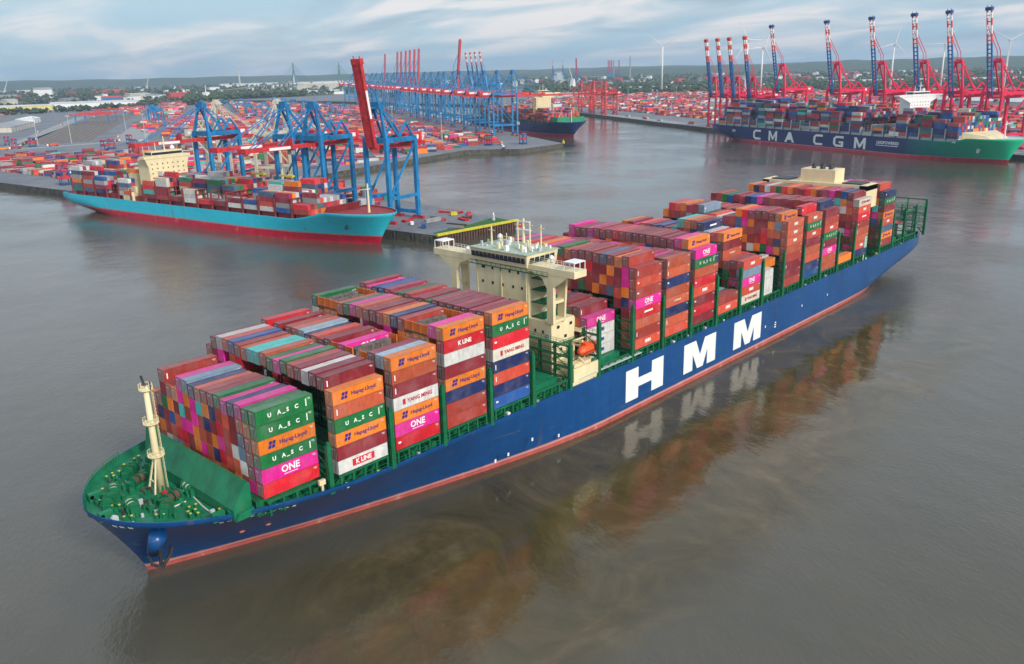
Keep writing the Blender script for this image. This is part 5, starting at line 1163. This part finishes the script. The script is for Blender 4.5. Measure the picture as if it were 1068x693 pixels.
shed(1520, 4450, 80, 50, 45, -25, WHITE, GR, 'white tower block in the distant town at far left', 'building')
shed(1780, 5200, 90, 50, 45, -25, BEIGE, GR, 'beige block in the distant town at far left', 'building')
shed(1560, 700, 260, 70, 13, 62, WHITE, WR, 'white warehouse behind the four red cranes')
shed(1750, 300, 420, 90, 12, 62, LBLUE, WR, 'large pale roofed hall behind the tall red cranes')
shed(1500, -20, 420, 90, 12, 62, LBLUE, WR, 'large pale roofed hall at the right edge behind the quay')
shed(2900, 1650, 700, 60, 9, -45, WHITE, WR, 'long pale roofed hall behind the lone wind turbine')
shed(3700, 1000, 900, 80, 10, -60, WHITE, WR, 'very long white roofed hall at the foot of the hills')
shed(4232, 3457, 60, 60, 62, -40, LBLUE, GR, 'tall grey tower block near the skyline cranes', 'building')
shed(2100, 1600, 200, 50, 10, -45, BEIGE, GR, 'low beige shed among trees at mid right')
# distant town: small blocks too far apart in kind only by position
r5 = random.Random(21); FB = []
for i in range(290):
    a = R(r5.uniform(12, 80)); d = r5.uniform(3250, 7400); x, y = CAM[0]+d*math.cos(a), CAM[1]+d*math.sin(a)
    if inpoly(right, x, y) or inpoly(port, x, y): continue
    mt = r5.choice([0, 0, 1, 2, 3]);
    while len(FB) < 4: 
        q = len(FB); b = MB(); b.box(-.5, -.5, 0, .5, .5, 1); w_ = b.mesh('wall', (WHITE, BEIGE, RD, GREY)[q]); b = MB(); b.add([(-.53, -.53, 1.005), (.53, -.53, 1.005), (.53, 0, 1.12), (-.53, 0, 1.12), (.53, .53, 1.005), (-.53, .53, 1.005)], [(0, 1, 2, 3), (3, 2, 4, 5), (0, 3, 5), (1, 4, 2), (0, 5, 4, 1)]); FB.append((w_, b.mesh('roof', (GR, WR, RD, GR)[q])))
    o = link('far_building', None, None, (x, y, 5.2), R(r5.uniform(0, 90))); s = (r5.uniform(30, 130), r5.uniform(14, 40), r5.uniform(8, 26)); o.scale = s
    link('wall', FB[mt][0], o); link('roof', FB[mt][1], o); tag(o, 'small block among the trees of the distant town', 'building', 'blocks of the distant town')
# wind turbines
def turbine(h, bl):
    root = bpy.data.objects.new('wind_turbine', None); COL.objects.link(root); b = MB(); b.tube((0, 0, 0), (0, 0, h), 3.0, 1.7, 14); smooth(b.build('tower', WHITE, root)); b = MB(); b.box(-4, -2, h-1.8, 7, 2, h+2.2); b.build('nacelle', WHITE, root)
    hub = link('rotor', None, root, (-5.5, 0, h)); b = MB(); b.tube((-1.5, 0, 0), (1.5, 0, 0), 1.0, 2.0, 12); b.build('hub', WHITE, hub)
    for k in range(3):
        b = MB(); b.bar((0, 0, 1), (0, 0, bl*.3), 1.6, 4.6, w2=1.5); b.bar((0, 0, bl*.3), (0, 0, bl), 1.5, 4.2, w2=.5); o = b.build('blade', WHITE, hub); o.rotation_euler = (R(120*k), 0, 0)
    return root
for x, y, h, bl, ph, yw, lab in ((2477, 1530, 154, 64, 66, 20, 'lone white wind turbine standing left of the four red cranes'), (1638, 769, 136, 46, -28, 35, 'white wind turbine right behind the four red cranes'), (2440, 1146, 136, 58, 25, 60, 'white wind turbine between the four and the six red cranes'),
    (2586, 808, 136, 58, 14, 40, 'white wind turbine between the third and fourth tall red cranes'), (2634, 519, 134, 60, 60, 30, 'white wind turbine at the right end of the crane row'), (2618, 679, 130, 58, 30, 30, 'white wind turbine half hidden behind the fifth tall red crane')):
    o = turbine(h, bl); o.location = (x, y, QZ); o.rotation_euler = (0, 0, R(yw)); [c for c in o.children if c.name.startswith('rotor')][0].rotation_euler = (R(ph), 0, 0); tag(o, lab, 'wind turbine', 'wind turbines')
# cable stayed bridge
br_ = link('road_bridge', None, None, (0, 0, 0)); PA, PB = Vector((2698, 4073, 5)), Vector((3161, 4288, 5)); dB = (PB-PA).normalized(); PYM = paint('pylon_green', (.10, .22, .24), .6, .1, .05); nB = Vector((-dB.y, dB.x, 0))
b = MB(); A0 = PA-dB*650+Vector((0, 0, 22)); b.bar(A0, PA+Vector((0, 0, 48)), 18, 4); b.bar(PA+Vector((0, 0, 48)), PB+Vector((0, 0, 48)), 18, 4); b.bar(PB+Vector((0, 0, 48)), PB+dB*1100+Vector((0, 0, 25)), 18, 4); b.build('bridge_deck', CONC, br_)
for p in (PA, PB):
    b = MB(); b.bar(p+nB*14, p+nB*11+Vector((0, 0, 50)), 5, w2=4); b.bar(p-nB*14, p-nB*11+Vector((0, 0, 50)), 5, w2=4); b.bar(p+nB*11+Vector((0, 0, 50)), p+Vector((0, 0, 120)), 5.5, w2=4); b.bar(p-nB*11+Vector((0, 0, 50)), p+Vector((0, 0, 120)), 5.5, w2=4); b.bar(p+Vector((0, 0, 118)), p+Vector((0, 0, 150)), 6, w2=4); b.build('pylon', PYM, br_)
    b = MB()
    for s in (-1, 1):
        for k in range(1, 7): b.bar(p+Vector((0, 0, 90+k*9)), p+dB*s*k*26+Vector((0, 0, 50)), .9)
    b.build('stay_cables', PYM, br_)
for k in range(14):
    p = PA-dB*(60+k*44); b = MB(); b.box(p.x-3, p.y-6, 4, p.x+3, p.y+6, 48-k*2.1); b.build('pier', CONC, br_)
tag(br_, 'grey green cable stayed road bridge on the horizon behind the port', 'bridge')
for x, y, h, lab, m_ in ((3600, 5450, 130, 'slim pale chimney left of the second bridge pylon', WHITE), (2900, 5000, 120, 'slim pinkish chimney behind the first bridge pylon', BEIGE), (4150, 5300, 150, 'tall thin chimney between the two bridge pylons', BEIGE), (5424, 3750, 160, 'tall dark chimney on the skyline near centre', GREY), (5167, 3712, 130, 'dark chimney stack on the skyline left of the tallest', GREY)):
    o = link('chimney', None, None, (x, y, 5)); b = MB(); b.tube((0, 0, 0), (0, 0, h), 7, 4, 12); b.build('shaft', m_, o); b = MB(); b.tube((0, 0, h), (0, 0, h+4), 4.4, 4.4, 12); b.build('rim', GREY, o); tag(o, lab, 'chimney')
for i, (u_, v_) in enumerate(((4000, 3300), (4130, 3330), (4900, 3560), (4960, 3590), (5020, 3620), (5080, 3600), (3350, 2600))):
    crane('w_up' if i in (0, 1) else 's_up', u_, v_, 200, 'tiny raised harbour crane on the skyline', 'tiny skyline cranes')
o = link('floating_crane', None, None, (2700, 2100, QZ)); b = MB(); b.prism([(-14, 0), (14, 0), (3, 46), (-3, 46)], -8, 8); b.build('tower', WHITE, o); b = MB(); b.bar((0, 0, 40), (-22, 0, 88), 3, w2=1.5); b.build('jib', WHITE, o); tag(o, 'pale grey harbour crane with slanted jib in the mid distance', 'crane')
for x, y, lab in ((2890, 6300, 'slanted pale harbour crane left of the distant warehouses'), (1850, 6050, 'second slanted pale harbour crane at far left')):
    o = link('floating_crane', None, None, (x, y, 5)); b = MB(); b.prism([(-14, 0), (14, 0), (3, 40), (-3, 40)], -8, 8); b.build('tower', LBLUE, o); b = MB(); b.bar((0, 0, 35), (40, 20, 110), 5, w2=2); b.build('jib', LBLUE, o); tag(o, lab, 'crane')

# ------------------------------------------------------------------ trees and woods: leaf clumps spread through each crown
LEAF = [paint('foliage_%s' % n, c, .9, .25, .1) for n, c in (('dark', (.025, .05, .02)), ('mid', (.045, .08, .03)), ('olive', (.075, .09, .035)))]
def clump(b, x, y, z, r, rnd_, mi):
    n = 5; t0 = rnd_.random()*6; vs = [(x+r*math.cos(t0+i*1.2566)*rnd_.uniform(.6, 1.2), y+r*math.sin(t0+i*1.2566)*rnd_.uniform(.6, 1.2), z+rnd_.uniform(-.3, .3)*r) for i in range(n)]
    vs += [(x+rnd_.uniform(-.2, .2)*r, y+rnd_.uniform(-.2, .2)*r, z+r*rnd_.uniform(.5, .95)), (x, y, z-r*.7)]
    b.add(vs, [(i, (i+1) % n, 5) for i in range(n)]+[((i+1) % n, i, 6) for i in range(n)], mi)
def wood(label, fn, cnt, seed, rmin, rmax, z=5.2):
    r = random.Random(seed); b = MB()
    for _ in range(cnt):
        x, y = fn(r); s = r.uniform(rmin, rmax)
        for q in range(3): clump(b, x+r.uniform(-s, s), y+r.uniform(-s, s), z+s*r.uniform(.4, 1.7), s*r.uniform(.6, 1.1), r, r.choice((0, 0, 1, 1, 2)))
    o = b.build('woodland', LEAF); tag(o, label, 'trees', None, 'stuff')
def polar(a0, a1, d0, d1):
    def f(r):
        while True:
            a = R(r.uniform(a0, a1)); d = r.uniform(d0, d1); x, y = CAM[0]+d*math.cos(a), CAM[1]+d*math.sin(a)
            if not inpoly([(1500, 1100), (1700, 2300), (2600, 2950), (1500, 3000), (1200, 1500)], x, y): return x, y
    return f
wood('belt of dark trees between the port and the distant town at left', polar(50, 78, 3150, 5600), 900, 1, 6, 11)
wood('green woodland behind the right hand terminal', polar(12, 42, 2900, 4400), 2200, 2, 6, 11)
wood('dark trees scattered across the far plain', polar(8, 80, 4600, 8000), 1500, 3, 8, 17)
wood('row of trees behind the rail yard sheds', lambda r: (r.uniform(500, 1150)+0, 2480+r.uniform(-30, 60)), 180, 4, 5, 9)
wood('trees along the left side of the distant yard', lambda r: (r.uniform(-200, 500), r.uniform(2350, 2450)), 180, 6, 5, 9)
wood('belt of trees below the bridge', polar(56, 63, 3050, 3900), 900, 7, 8, 14)

P = (541, -55)
o = link('mooring_dolphin', None, None, (541, -52, 0)); b = MB()
for x, y in ((-1.6, -1.2), (1.6, -1.2), (0, 1.6)): b.tube((x, y, -2), (x*.5, y*.5, 7.5), .5, .45, 10)
b.build('piles', DARK, o); b = MB(); b.tube((0, 0, 7.3), (0, 0, 8.4), 2.2, 2.2, 12); b.tube((0, 0, 8.4), (0, 0, 11), .5, .4, 8); b.build('dolphin_cap', GREEN, o); tag(o, 'dark green mooring dolphin standing in the water at the right edge', 'mooring dolphin')
